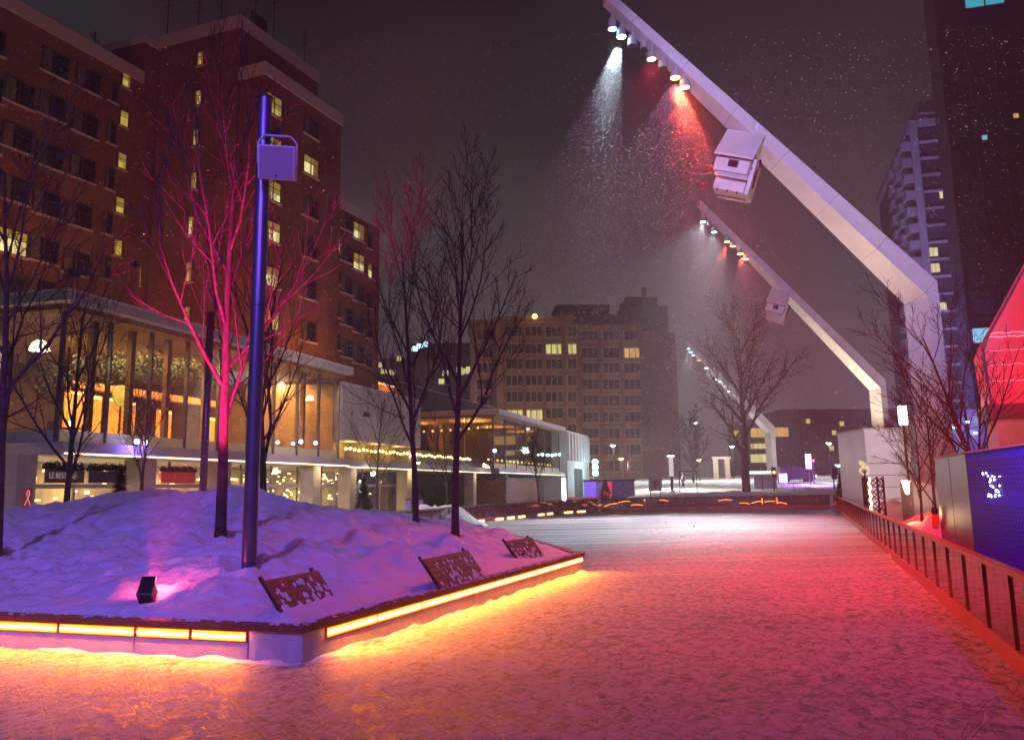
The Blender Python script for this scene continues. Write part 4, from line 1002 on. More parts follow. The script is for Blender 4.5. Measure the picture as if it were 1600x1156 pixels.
def window(P, d, out, px, py, w_, h_, pane, curtain=True, parent=BD, sash=2, lab=None):
    """recessed looking window: frame proud of the wall, pane inside"""
    c = hit(P, d, px, py); w_ *= .86; h_ *= .88
    fb_ = MB(); fr = .07
    for (x0, x1, z0, z1) in ((-w_ / 2, w_ / 2, h_ / 2 - fr, h_ / 2), (-w_ / 2, w_ / 2, -h_ / 2, -h_ / 2 + fr), (-w_ / 2, -w_ / 2 + fr, -h_ / 2 + fr, h_ / 2 - fr), (w_ / 2 - fr, w_ / 2, -h_ / 2 + fr, h_ / 2 - fr)):
        fb_.ob(c + d * (x0 + x1) / 2 + Z * (z0 + z1) / 2 + out * .04, d, out, Z, (x1 - x0) / 2, .04, (z1 - z0) / 2)
    if sash > 1:
        fb_.ob(c + out * .04, d, out, Z, .04, .035, h_ / 2 - fr)
    if sash: fb_.ob(c + out * .035 + Z * h_ * .12, d, out, Z, w_ / 2 - fr, .025, .025)
    f = fb_.build('window', WFRAME, parent)
    b = MB(); b.ob(c + out * .015, d, out, Z, w_ / 2 - .02, .012, h_ / 2 - .02); b.build('pane', pane, f)
    if curtain and pane is PANE_D:
        b = MB(); b.ob(c + out * .031 - d * w_ * .27, d, out, Z, w_ * .15, .003, h_ / 2 - fr); b.build('curtain', CURT, f)
    if pane is not PANE_D:
        rw = random.Random(int(px * 31 + py * 17)); bh = rw.uniform(.08, .30) * h_
        b = MB(); b.ob(c + out * .031 + Z * (h_ / 2 - bh - fr), d, out, Z, w_ / 2 - fr, .003, bh); b.build('blind', BLIND, f)
        if rw.random() < .6:
            sg = rw.choice((-1, 1)); cw = rw.uniform(.10, .2) * w_; b = MB(); b.ob(c + out * .036 + d * sg * (w_ / 2 - fr - cw), d, out, Z, cw, .002, h_ / 2 - fr); b.build('curtain', BLIND2, f)
    b = MB(); b.ob(c - Z * (h_ / 2 + .07) + out * .06, d, out, Z, w_ / 2 + .1, .08, .06); b.build('sill', cap_m, f)
    return f
out_s, out_p = -t_p, -t_s      # street face looks along -t_p, perpendicular face looks along -t_s
# block U perpendicular face: two columns of narrow lit windows
for px0, px1, m_ in ((235, 217, PANE_Y), (314, 296, PANE_Y)):
    for i in range(6):
        py = (102, 166, 227, 294, 362, 432)[i] if px0 < 300 else (92, 153, 215, 283, 353, 425)[i]
        px = px0 + (px1 - px0) * i / 5
        window(L1, t_p, out_p, px, py, .75, 1.35 * (1.0 + .06 * i), m_ if not (i == 4 and px0 > 300) else PANE_W, sash=1)
window(L1, t_p, out_p, 293, 491, .75, 1.35, PANE_Y, sash=1)
# narrow column on the inner street face
for i, py in enumerate((125, 186, 252, 321, 387)):
    window(PA + t_s * .0, t_s, out_s, 197 - 3.4 * i, py, 1.0, 1.45, PANE_Y, sash=1)
for i, py in enumerate((143, 208, 279, 349, 418)):
    window(PA, t_s, out_s, 177 - 3.0 * i, py, 1.0, 1.9, PANE_D, sash=1)
# wing A
for px0, pys, dx in ((138, (125, 193, 263, 336, 410), -5), (86, (100, 166, 243, 318, 390, 455), -4.6), (30, (145, 215, 295, 378, 450), -4)):
    for i, py in enumerate(pys):
        pane = PANE_D
        if (px0, i) in ((30, 3),): pane = PANE_W
        window(PA, t_s, out_s, px0 + dx * i, py, 2.6, 1.9, pane)
for i, py in enumerate((60, 135, 213, 300, 385)):
    window(PA, t_s, out_s, -15 - 3 * i, py, 2.4, 1.9, PANE_D)
# block L street face
for i, py in enumerate((165, 230, 298, 362, 433, 500)):
    window(L1, t_s, out_s, 428 - 1.0 * i, py, 2.1, 1.75, (PANE_Y, PANE_Y, PANE_W, PANE_W, PANE_W, PANE_Y)[i])
for i, py in enumerate((199, 260, 325, 388, 452, 518)):
    window(L1, t_s, out_s, 486 - .8 * i, py, 2.3, 1.75, PANE_W if i == 1 else PANE_D)
# perp face of L narrow: none; wing D
for j, px in enumerate((527, 541, 560, 577)):
    for i in range(5):
        py = (330, 346, 362, 377)[j] + i * (51 - j * 1.5)
        lit = (j, i) in ((2, 0), (0, 1), (3, 1), (2, 1))
        if j in (0, 3): window(PD, t_s, out_s, px, py, .9, 1.5, PANE_W if lit else PANE_D, sash=1, curtain=False)
        else: window(PD, t_s, out_s, px, py, 2.1, 1.7, PANE_W if lit else PANE_D)
# roof gear
for k, (px, dz) in enumerate(((211, 5), (264, 3.0), (303, 2.2), (362, 3.5), (395, 4.5), (450, 3))):
    P = (L1 + t_p * along(L1, t_p, px)) if px < 345 else (U1 + t_s * along(U1, t_s, px)) 
    P = P + t_s * .6; P.z = zU - .02
    b = MB(); b.tube([P, P + Z * dz], .05, 5)
    for q in range(3): b.tube([P + Z * dz * (.6 + .12 * q) - t_p * .4, P + Z * dz * (.6 + .12 * q) + t_p * .4], .03, 4)
    b.build('antenna', DARKM, BD)
b = MB()
for k in range(4):
    P = U1 + t_s * (2 + k * .5) + t_p * .5; P.z = zU; b.ob(P + Z * .9, t_s, t_p, Z, .14, .1, .6)
b.build('antenna_cluster', DARKM, BD)
Pt = PA + t_s * -3.0 + t_p * 6; Pt.z = zA
b = MB()
for (x, y, z) in ((0, 0, 3.0), (2.5, 0, 5.0), (-2.5, 0, 2.4), (5, 0, 3.8)):
    q = Pt + t_s * x; b.tube([q, q + Z * z], .07, 5)
for k in range(6): b.tube([Pt + t_s * (-3 + k) + Z * (.6 + k * .8), Pt + t_s * (5) + Z * (1 + k * .5)], .05, 4)
b.ob(Pt + Z * .8 + t_s * 1, t_s, t_p, Z, 3.5, 1.5, .9); b.build('roof_plant', DARKM, BD)

# ------------------------------------------------------------------ stone apartment block far behind
SB = thing('stone_apartment_block', col(860, 185), 'hazy tan stone apartment block with bay windows beyond the rink', 'building')
SX = V((1, .05, 0)).normalized(); SY = V((-.05, 1, 0)).normalized()
def sblock(pa, pb, Y, pyt, name='wall', dep=14, m=STONE, cornice=True, zadd=0):
    P = col(pa, Y); w_ = along(P, SX, pb); zt = zat(P, pyt)
    b = MB(); b.fb(P, SX, SY, 0, w_, 0, dep, -.05, zt); o = b.build(name, m, SB)
    if cornice:
        b = MB(); b.fb(P, SX, SY, -.5, w_ + .5, -.7, dep, zt + .003, zt + .7); b.fb(P, SX, SY, -.3, w_ + .3, -.4, -.003, zt - .9, zt - .2)
        for k in range(int(w_ / 1.2)): b.fb(P, SX, SY, k * 1.2 + .3, k * 1.2 + .75, -.55, -.41, zt - .55, zt - .003)
        b.build('cornice', STONE, o)
    return P, w_, zt
PS1, wS1, zS1 = sblock(778, 903, 185, 500)
PS2, wS2, zS2 = sblock(904, 1008, 187, 513)
PS0, wS0, zS0 = sblock(736, 777, 190, 505)
sblock(875, 962, 200, 476, 'upper_wall', 12, mat('dark_upper_wall', (.09, .07, .07), rough=.8), False)
sblock(983, 1056, 203, 478, 'upper_wall', 20, mat('grey_upper_wall', (.14, .12, .14), rough=.8, var=.2, vs=.3), False)
sblock(990, 1040, 206, 464, 'upper_wall', 10, mat('dark_upper_wall', (.09, .07, .07), rough=.8), False)
PS3, wS3, zS3 = sblock(1009, 1066, 189, 520, 'upper_wall', 30, mat('brown_side_wall', (.13, .08, .07), rough=.85, var=.3, vs=.4), False)
for k, px in enumerate((900, 960, 966, 968, 1016)):
    P = col(px, 198); z0 = zat(P, 512 if px != 1016 else 470); b = MB(); b.fb(P, SX, SY, 0, 1.0, 0, 1, z0 - 3, z0 + 3.2); b.build('chimney', DARKM if px == 900 else STONE, SB)
PANE_F = litmat('far_lit_window', (.95, .9, .35), .9)
rnd = random.Random(12)
lit_px = {(1, 3): PANE_F, (1, 4): PANE_F, (8, 3): PANE_F, (2, 3): None, (3, 5): None}
cnt = 0
for ci, (P, px, dbl) in enumerate([(PS1, 804, 1), (PS1, 834, 1), (PS1, 866, 1), (PS1, 894, 0), (PS2, 922, 1), (PS2, 955, 1), (PS2, 988, 1), (PS0, 758, 1)]):
    for ri in range(10 if ci < 7 else 8):
        py = 518 + ri * 25.5 + (6 if ci > 3 else 0)
        if ri == 1: py += 2
        lit = (ci, ri) in ((2, 1), (3, 1), (6, 1), (0, 5), (1, 5), (5, 4))
        pane = PANE_F if (ci, ri) in ((2, 1), (3, 1)) else PANE_O if lit and rnd.random() < .3 else PANE_D
        if (ci, ri) in ((0, 5), (1, 5)): pane = PANE_F
        c = hit(P, SX, px, py + (3 if (ci, ri) in ((0, 5), (1, 5)) else 0))
        b = MB(); hw, hh = (1.9, 1.15) if dbl else (.95, 1.15)
        b.ob(c - SY * .1, SX, SY, Z, hw + .25, .1, hh + .25); f = b.build('window', mat('stone_surround', (.27, .2, .14), rough=.8), SB)
        n_s = 3 if dbl else 2
        b = MB()
        for k in range(n_s):
            x = -hw + (k + .5) * 2 * hw / n_s; b.ob(c - SY * .215 + SX * x, SX, SY, Z, hw / n_s - .10, .012, hh - .1)
        b.build('pane', pane, f); cnt += 1
    # bay pilasters
for px in (789, 819, 850, 881, 908, 938, 972, 1003):
    P = PS1 if px < 903 else PS2; c = hit(P, SX, px, 600); z1 = zS1 if px < 903 else zS2
    b = MB(); b.fb(V((c.x, c.y, 0)), SX, SY, -.4, .4, -.28, -.003, -.05, z1 - 1.0); b.build('pilaster', BRICK, SB)
P = col(841, 184); b = MB(); z0 = zat(P, 494); b.sphere((P.x, P.y, z0), .55, 10, 8); o = b.build('roof_beacon', emis('roof_beacon', (1, .5, .08), 12), SB)
# dim building behind the mid trees
DB = thing('dim_distant_block', col(600, 200), 'dim distant block with scattered lights behind the two dark trees', 'building')
P = col(585, 210); w_ = along(P, SX, 780); z1 = zat(P, 560); b = MB(); b.fb(P, SX, SY, -6, w_, 0, 14, -.05, z1); b.build('wall', mat('dim_block_wall', (.10, .085, .09), rough=.8, var=.4, vs=.3), DB)
P4 = col(640, 212); b = MB(); b.fb(P4, SX, SY, 0, 15, 0, 12, z1 - 2, z1 + 4); b.build('upper_wall', mat('dim_block_wall', (.10, .085, .09)), DB)
rnd = random.Random(5)
for px, py in ((656, 541), (664, 538), (648, 545), (718, 578), (728, 580), (733, 577), (720, 582), (696, 583), (744, 579), (600, 580), (613, 582), (593, 570), (740, 600), (765, 605), (690, 596), (625, 560)):
    c = hit(P, SX, px, py); b = MB(); b.ob(c - SY * .1, SX, SY, Z, .9, .08, .8); f = b.build('window', WFRAME, DB)
    b = MB(); b.ob(c - SY * .2, SX, SY, Z, .75, .01, .65); b.build('pane', PANE_F if px not in (656, 664, 648) else emis('cyan_win', (.5, .8, 1), 2.5), f)
# low far buildings right side of park
FB = thing('low_park_building', col(1210, 170), 'low far building with yellow lit windows behind the old tree', 'building')
P = col(1170, 170); w_ = along(P, SX, 1260); b = MB(); b.fb(P, SX, SY, 0, w_, 0, 12, -.05, zat(P, 655)); b.build('wall', mat('dim_block_wall', (.10, .085, .09)), FB)
for (px, py, hw, hh, mm) in ((1185, 676, 1.6, .9, PANE_O), (1211, 675, 1.6, .9, PANE_O), (1222, 675, 1.2, .9, PANE_O), (1185, 697, 1.6, .5, PANE_F), (1185, 716, 1.6, .8, PANE_F), (1150, 677, .5, .5, PANE_O)):
    c = hit(P, SX, px, py); b = MB(); b.ob(c - SY * .1, SX, SY, Z, hw + .2, .08, hh + .2); f = b.build('window', WFRAME, FB); b = MB(); b.ob(c - SY * .2, SX, SY, Z, hw, .01, hh); b.build('pane', mm, f)
HB = thing('hazy_skyline_block', col(1290, 240), 'hazy dark block behind the park on the right', 'building')
P = col(1225, 260); w_ = along(P, SX, 1420); b = MB(); b.fb(P, SX, SY, 0, w_, 0, 14, -.05, zat(P, 640)); b.build('wall', mat('hazy_block_wall', (.07, .055, .08), rough=.8), HB)
for px, py in ((1262, 658), (1315, 662), (1303, 676), (1324, 688), (1299, 700), (1340, 690)):
    c = hit(P, SX, px, py); b = MB(); b.ob(c - SY * .1, SX, SY, Z, .9, .08, .9); f = b.build('window', WFRAME, HB); b = MB(); b.ob(c - SY * .2, SX, SY, Z, .7, .01, .7); b.build('pane', PANE_F, f)

# ------------------------------------------------------------------ right towers
TW = thing('balcony_tower', col(1450, 150), 'pale tower with stacked balconies beside the dark tower', 'building')
ts = hd(1180).normalized(); tp = V((ts.y, -ts.x, 0))         # tp to the right
PT0 = col(1476, 140); zT = zat(PT0, 189)
# left face recedes along ts towards the vanishing point, right (front) face along tp
aT = along(PT0, ts, 1408)
if aT < 0 or aT > 60: aT = 26
wT = 14.0
b = MB(); b.fb(PT0, ts, tp, .6, aT, .6, wT, -.05, zT - 1.5); b.build('core_wall', TOWERD, TW)
b = MB(); b.fb(PT0, ts, tp, 0, .6, -.1, 1.1, -.05, zT); b.build('corner_pier', TOWERW, TW)
b = MB(); b.fb(PT0, ts, tp, -.1, aT, -.15, .55, zT - 1.2, zT + .003); b.fb(PT0, ts, tp, -.1, .55, 1.2, 4.5, zT - 1.2, zT); b.build('top_beam', TOWERW, TW)
b = MB(); b.fb(PT0, ts, tp, 3, 14, 2, 7, zT, zT + 4.5); b.build('roof_house', TOWERW, TW)
nf = int((zT - 3) / 2.95)
for i in range(nf):
    z = zT - 1.2 - (i + 1) * 2.95
    if z < 3: break
    b = MB(); b.fb(PT0, ts, tp, -.08, .5, 1.2, 4.6, z, z + .35); b.build('slab_edge', TOWERW, TW)
    b = MB(); b.fb(PT0, ts, tp, -1.0, .5, 5.3, 8.2, z, z + .3); b.fb(PT0, ts, tp, -1.0, -.85, 5.3, 8.2, z + .3, z + 1.25); b.build('front_balcony', TOWERW, TW)
    for k in range(3):
        a = 2.2 + k * 7.0; b = MB(); b.fb(PT0, ts, tp, a, a + 3.6, -1.3, .55, z, z + .28); b.fb(PT0, ts, tp, a, a + 3.6, -1.3, -1.15, z + .28, z + 1.3); b.fb(PT0, ts, tp, a, a + .15, -1.15, .55, z + .28, z + 1.3); b.build('side_balcony', TOWERW, TW)
rnd = random.Random(9)
b = MB(); b.fb(PT0, ts, tp, 0, .55, 4.65, 5.2, -.05, zT - 1.2); b.build('pier', TOWERW, TW)
for px, py in ((1457, 394), (1460, 419), (1476, 303), (1471, 480)):
    c = hit(PT0 + ts * .5, tp, px, py); b = MB(); b.ob(c, tp, ts, Z, .9, .05, .9); f = b.build('window', WFRAME, TW); b = MB(); b.ob(c - ts * .08, tp, ts, Z, .8, .01, .75); b.build('pane', PANE_F, f)
BT = thing('dark_glass_tower', col(1500, 110), 'dark glass tower at the right edge running out of the top of the picture', 'building')
PB = col(1538, 108); 
b = MB(); b.fb(PB, ts, tp, 0, 6, 0, 40, -.05, 96); b.build('wall', BLACKG, BT)
for i in range(26):
    z = 4 + i * 3.6; b = MB(); b.fb(PB, ts, tp, -.12, -.003, -.02, 40, z, z + .45); b.build('floor_band', BLACKG, BT)
for k in range(12):
    b = MB(); b.fb(PB, ts, tp, -.25, -.125, k * 3.2, k * 3.2 + .25, 0, 96); b.build('fin', BLACKG, BT)
for i, (px, py) in enumerate(((1522, 4), (1553, -1), (1587, 182), (1538, 216), (1553, 526), (1536, 524))):
    c = hit(PB - ts * .2, tp, px, py); b = MB(); hw, hh = ((1.1, .8) if i < 2 else (.3, .3) if i < 4 else (1.2, .9)); b.ob(c - ts * .1, tp, ts, Z, hw + .15, .05, hh + .15); f = b.build('window', WFRAME, BT)
    b = MB(); b.ob(c - ts * .2, tp, ts, Z, hw, .02, hh); b.build('pane', (emis('cyan_office', (.05, .45, .6), .8) if i < 2 else PANE_O if i == 2 else emis('teal_office', (.2, .6, .65), .8)), f)
# violet lit lower building in front of the dark tower
VB = thing('violet_lit_facade', col(1500, 62), 'low glass facade bathed in violet light right of the nearest mast', 'building')
PV = col(1486, 66); b = MB(); b.fb(PV, V((1, 0, 0)), V((0, 1, 0)), 0, 14, 0, 8, -.05, zat(PV, 640)); b.build('wall', mat('violet_facade', (.4, .38, .55), rough=.5, var=.3, vs=.5), VB)
for k in range(9):
    b = MB(); b.fb(PV, V((1, 0, 0)), V((0, 1, 0)), k * 1.5, k * 1.5 + .12, -.15, -.003, 0, zat(PV, 642)); b.build('mullion', DARKM, VB)
for (px, py) in ((1492, 657), (1512, 659), (1530, 655), (1491, 668), (1507, 698), (1524, 676)):
    c = hit(PV - V((0, .3, 0)), V((1, 0, 0)), px, py); b = MB(); b.ob(c, V((1, 0, 0)), V((0, 1, 0)), Z, .10, .05, .05); b.build('wall_lamp', LAMPC, VB)
light('SPOT', PV + V((2, -4, 6.5)), 520, (.30, .06, 1), PV + V((4, 0, 5)), 130, .6, name='violet_uplight')

# ------------------------------------------------------------------ right side things
# blue perforated container with steel corner
K1 = col(1463, 22.5); K2 = col(1512, 18.6); K3 = K2 + (col(1600, 15.0) - K2).normalized() * 11
zt1 = 2.62
CT = thing('blue_container', K1, 'blue perforated container with brushed steel corner behind the right fence', 'container')
d1_ = (K2 - K1).normalized(); dn = V((-d1_.y, d1_.x, 0));  dn = dn if dn.x > 0 else -dn
b = MB(); L_ = (K2 - K1).length; b.fb(K1, d1_, dn, 0, L_ * .50 - .03, 0, .12, -.05, zt1 - .03); b.build('steel_panel', STEEL, CT, bevel=.01)
b = MB(); b.fb(K1, d1_, dn, L_ * .50 + .03, L_, 0, .12, -.05, zt1 - .03); b.build('steel_panel', STEEL, CT, bevel=.01)
PERF = mat('perforated_blue_panel', (.05, .03, .62), rough=.6, spec=.2)
nt = PERF.node_tree; Lk = nt.links.new; bs = nt.nodes['Principled BSDF']
g = nd(nt, 'ShaderNodeTexCoord'); mp = nd(nt, 'ShaderNodeMapping'); mp.inputs['Rotation'].default_value = (R(0), 0, 0)
sx = nd(nt, 'ShaderNodeSeparateXYZ'); Lk(g.outputs['Object'], sx.inputs[0])
def M_(op, a, b_=None, nt=nt):
    r = nd(nt, 'ShaderNodeMath', operation=op)
    for i, v in enumerate((a, b_)):
        if v is None: continue
        if isinstance(v, (int, float)): r.inputs[i].default_value = v
        else: nt.links.new(v, r.inputs[i])
    return r.outputs[0]
Ls = 1 / .085; PD_ = (K3 - K2).normalized()
u = M_('MULTIPLY', M_('ADD', M_('MULTIPLY', sx.outputs[0], PD_.x), M_('MULTIPLY', sx.outputs[1], PD_.y)), Ls); v = M_('MULTIPLY', sx.outputs[2], Ls)
ua = M_('ADD', u, v); va = M_('SUBTRACT', u, v)
fu_ = M_('SUBTRACT', M_('FRACT', M_('MULTIPLY', ua, .5)), .5); fv_ = M_('SUBTRACT', M_('FRACT', M_('MULTIPLY', va, .5)), .5)
rr = M_('SQRT', M_('ADD', M_('MULTIPLY', fu_, fu_), M_('MULTIPLY', fv_, fv_)))
bandn = M_('FRACT', M_('MULTIPLY', sx.outputs[2], 1.0)); inb = M_('MULTIPLY', M_('GREATER_THAN', sx.outputs[2], .25), M_('LESS_THAN', sx.outputs[2], 2.42))
mid = M_('SUBTRACT', 1.0, M_('MULTIPLY', M_('GREATER_THAN', sx.outputs[2], 1.55), M_('LESS_THAN', sx.outputs[2], 1.80)))
hole = M_('MULTIPLY', M_('MULTIPLY', M_('LESS_THAN', rr, .33), inb), mid)
mx = nd(nt, 'ShaderNodeMix', data_type='RGBA'); Lk(hole, mx.inputs[0]); mx.inputs[6].default_value = (.02, .012, .6, 1); mx.inputs[7].default_value = (.004, .003, .012, 1); Lk(mx.outputs[2], bs.inputs['Base Color'])
d2_ = (K3 - K2).normalized(); dn2 = V((-d2_.y, d2_.x, 0)); dn2 = dn2 if dn2.x > 0 else -dn2
b = MB(); b.fb(K2 + d2_ * .02, d2_, dn2, 0, 11, .0, .08, -.05, zt1 - .03); b.build('perforated_panel', PERF, CT)
b = MB(); b.fb(K2 + d2_ * .02, d2_, dn2, 0.1, 11, .1, 2.5, -.05, zt1 - .1); b.build('body', mat('dark_blue_body', (.03, .02, .2), rough=.5), CT)
b = MB()
b.add([K1 - dn * .04 + Z * (zt1 - .028), K2 - dn * .04 + Z * (zt1 - .028), K3 - dn2 * .04 + Z * (zt1 - .028), K3 + dn2 * 2.5 + Z * (zt1 - .028), K1 + dn * 2.5 + Z * (zt1 - .028),
       K1 - dn * .04 + Z * zt1, K2 - dn * .04 + Z * zt1, K3 - dn2 * .04 + Z * zt1, K3 + dn2 * 2.5 + Z * zt1, K1 + dn * 2.5 + Z * zt1], [(4, 3, 2, 1, 0), (5, 6, 7, 8, 9)] + [(i, (i + 1) % 5, 5 + (i + 1) % 5, 5 + i) for i in range(5)])
b.build('roof', mat('pinkish_roof', (.3, .28, .32), rough=.6), CT)
# some holes glow: little bulbs behind
b = MB(); rnd = random.Random(2)
for i in range(26):
    P = hit(K2 - dn2 * .012, d2_, 1549 + rnd.uniform(-15, 14), 757 + rnd.uniform(-19, 19)); b.sphere(P, .009, 6, 4)
b.build('bulb', LAMPW, CT)

# red lit tent pavilion
RT = col(1545, 44)
rt = thing('red_pavilion', RT, 'glowing red translucent pavilion with slanting wall at the right edge', 'pavilion')
tdx = V((.93, -.37, 0)).normalized(); tdy = V((.37, .93, 0)).normalized()
REDG = mat('red_translucent_skin', (.6, .02, .03), rough=.28, em=(1, .015, .04), es=.62, var=.4, vs=.9)
prof = [(1549, 632), (1535, 546), (1542, 528), (1600, 421), (1640, 347)]
p0 = [hit(RT, tdx, *p) for p in prof]
zb = p0[0].z
far_r = [RT + tdx * 14 + Z * p.z for p in p0]
b = MB(); th = tdy * .15
for i in range(len(p0) - 1):
    segs = 13
    for k in range(segs):
        f0, f1 = k / segs, (k + 1) / segs
        a, b_, c, d_ = p0[i].lerp(far_r[i], f0), p0[i].lerp(far_r[i], f1), p0[i + 1].lerp(far_r[i + 1], f1), p0[i + 1].lerp(far_r[i + 1], f0)
        k_ = .02
        b.box8([a + tdx * .02 - tdy * .0, b_ - tdx * .02, b_ - tdx * .02 + tdy * 4, a + tdx * .02 + tdy * 4, d_ + tdx * .02, c - tdx * .02, c - tdx * .02 + tdy * 4, d_ + tdx * .02 + tdy * 4])
b.build('skin', REDG, rt)
b = MB()
for i in range(len(p0) - 1):
    a, c = p0[i], p0[i + 1]; b.tube([a - tdy * .05, c - tdy * .05], .07, 6)
b.build('edge_tube', mat('mauve_edge', (.3, .12, .2), rough=.5), rt)
# wavy light garlands on the skin
b = MB()
for j, (py, amp) in enumerate(((522, 1.5), (528, 1.5), (549, 1.2), (572, 2.0), (597, 1.2))):
    pts = []
    for k in range(26):
        px = 1546 + k * 3.6; P = hit(RT - tdy * .06, tdx, px, py - (px - 1546) * .05 - amp * abs(sin(k * .42 + j))); pts.append(P)
    b.tube(pts, .035 if j in (0, 1) else .018, 5)
b.build('light_garland', mat('pink_garland', (.8, .3, .4), rough=.4, em=(1, .25, .4), es=1.1), rt)
b = MB(); a = p0[0] - tdx * .25; b.fb(V((a.x, a.y, 0)), tdx, tdy, 0, 14, -.35, 4, zb - .75, zb - .01); b.build('red_ledge', mat('red_ledge', (.35, .03, .05), rough=.5), rt)
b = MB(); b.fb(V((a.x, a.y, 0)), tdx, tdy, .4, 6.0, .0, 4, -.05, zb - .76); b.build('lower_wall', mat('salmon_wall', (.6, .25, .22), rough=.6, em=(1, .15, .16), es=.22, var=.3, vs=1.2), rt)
b = MB(); b.fb(V((a.x, a.y, 0)), tdx, tdy, 6.2, 14.0, .3, 4, -.05, zb - .76); b.build('dark_wall', DARKI, rt)

# white lit wall and lightbox behind the small trees
WB = thing('white_service_block', col(1400, 60), 'plain white service block between the two white masts', 'building')
P = col(1357, 60); q = along(P, V((1, 0, 0)), 1428); b = MB(); b.fb(P, V((1, 0, 0)), V((0, 1, 0)), 0, q, 0, 5, -.05, zat(P, 672)); b.build('wall', WHITE, WB)
b = MB(); b.fb(P, V((1, 0, 0)), V((0, 1, 0)), -.1, q + .1, -.1, 5.1, zat(P, 672), zat(P, 669)); b.build('parapet', CONC, WB)
for k in range(4):
    b = MB(); b.fb(P, V((1, 0, 0)), V((0, 1, 0)), .1, q - .1, -.03, -.003, .9 + k * .8, .94 + k * .8); b.build('panel_joint', MULL, WB)
P = col(1420, 57); LBX = thing('light_column', P, 'bright white vertical light column beside the nearest mast', 'lamp')
b = MB(); z0, z1 = zat(P, 664), zat(P, 634); b.ob(V((P.x, P.y, (z0 + z1) / 2)), V((1, 0, 0)), V((0, 1, 0)), Z, .24, .15, (z1 - z0) / 2); b.build('lamp_head', emis('bright_head', (1, .98, .9), 7), LBX)
b = MB(); b.tube([P, V((P.x, P.y, z0))], .08, 8); b.build('post', DARKM, LBX)
# curved white skirt at mast foot
P = col(1466, 37); r = thing('white_skirt_wall', P, 'white curved skirt wall at the foot of the nearest mast', 'wall')
b = MB(); pts = []
N = 14; zt = zat(P, 750)
vs = []; fs = []
for i in range(N + 1):
    f = i / N; x = -1.1 + f * 2.6; zz = zt * cos(f * pi / 2 * .92) if f > 0 else zt
    vs += [P + V((x, 0, 0)) - Z * .05, P + V((x, 0, zz)), P + V((x, 1.2, 0)) - Z * .05, P + V((x, 1.2, zz))]
for i in range(N):
    a = i * 4; c = a + 4; fs += [(a, c, c + 1, a + 1), (a + 2, a + 3, c + 3, c + 2), (a + 1, c + 1, c + 3, a + 3)]
fs += [(0, 1, 3, 2), (N * 4, N * 4 + 2, N * 4 + 3, N * 4 + 1)]
b.add(vs, fs); b.build('panel', WHITE, r); b = MB(); b.ob(P + V((.2, .6, -.0)), V((1, 0, 0)), V((0, 1, 0)), Z, 1.6, .75, .12); b.build('footing', CONC, r)
# truss with light spiral
P = col(1364, 34); r = thing('truss_tower', P, 'short dark lattice truss with string lights behind the right fence', 'truss'); zt = zat(P, 745)
b = MB()
for dx, dy in ((-.28, -.28), (.28, -.28), (.28, .28), (-.28, .28)): b.tube([P + V((dx, dy, -.05)), P + V((dx, dy, zt))], .04, 6)
b.build('chord', DARKM, r)
b = MB(); nb = 5
for k in range(nb):
    z0, z1 = zt * k / nb, zt * (k + 1) / nb
    for (x0, y0), (x1, y1) in (((-.28, -.28), (.28, -.28)), ((.28, -.28), (.28, .28)), ((-.28, .28), (-.28, -.28)), ((.28, .28), (-.28, .28))):
        b.tube([P + V((x0, y0, z0)), P + V((x1, y1, z1))], .02, 4); b.tube([P + V((x1, y1, z0)), P + V((x0, y0, z1))], .02, 4)
b.build('lacing', DARKM, r)
b = MB()
for k in range(40): b.sphere(P + V((-.28 + .03 * cos(k), -.34, .3 + k * (zt - .3) / 40)), .035, 5, 4)
b.build('string_lights', LAMPY, r)
P = col(1352, 44); r = thing('glowing_sculpture', P, 'glowing yellow white loops on a post left of the truss', 'light sculpture')
b = MB()
for k in range(2): b.tube([P + V((  .22 * cos(t * .5 + k) * (1 - .1 * k), 0, 2.6 + .30 * k + .17 * sin(t * .5))) for t in range(13)], .05, 6)
b.build('loops', emis('sculpture_glow', (.8, .8, .4), .7), r); b = MB(); b.tube([P, P + Z * 2.6], .06, 8); b.build('post', DARKM, r)
# warm ground lamp panel behind fence
P = col(1426, 24); r = thing('ground_light', P + Z * .0, 'low glowing warm light tray in the snow behind the right fence', 'ground light')
b = MB(); b.ob(P + Z * .80, V((1, -.3, 0)).normalized(), V((.3, 1, 0)).normalized(), Z, .55, .35, .05); b.build('tray', DARKM, r)
b = MB(); b.ob(P + Z * .86, V((1, -.3, 0)).normalized(), V((.3, 1, 0)).normalized(), Z, .5, .3, .008); b.build('lens', emis('tray_glow', (1, .75, .4), 7), r)
b = MB(); b.ob(P + Z * .28, V((1, 0, 0)), V((0, 1, 0)), Z, .3, .2, .45); b.build('stand', DARKM, r)
light('POINT', P + Z * 1.0, 60, (1, .6, .3), radius=.3, name='tray_light')
light('SPOT', col(1438, 35.0) + Z * .6, 110, (1, .82, .5), col(1466, 40) + Z * 6, 90, .7, name='mast_uplight')
light('SPOT', col(1390, 50) + Z * .5, 2200, (1, .85, .6), col(1392, 60) + Z * 2, 120, .7, name='wall_wash')

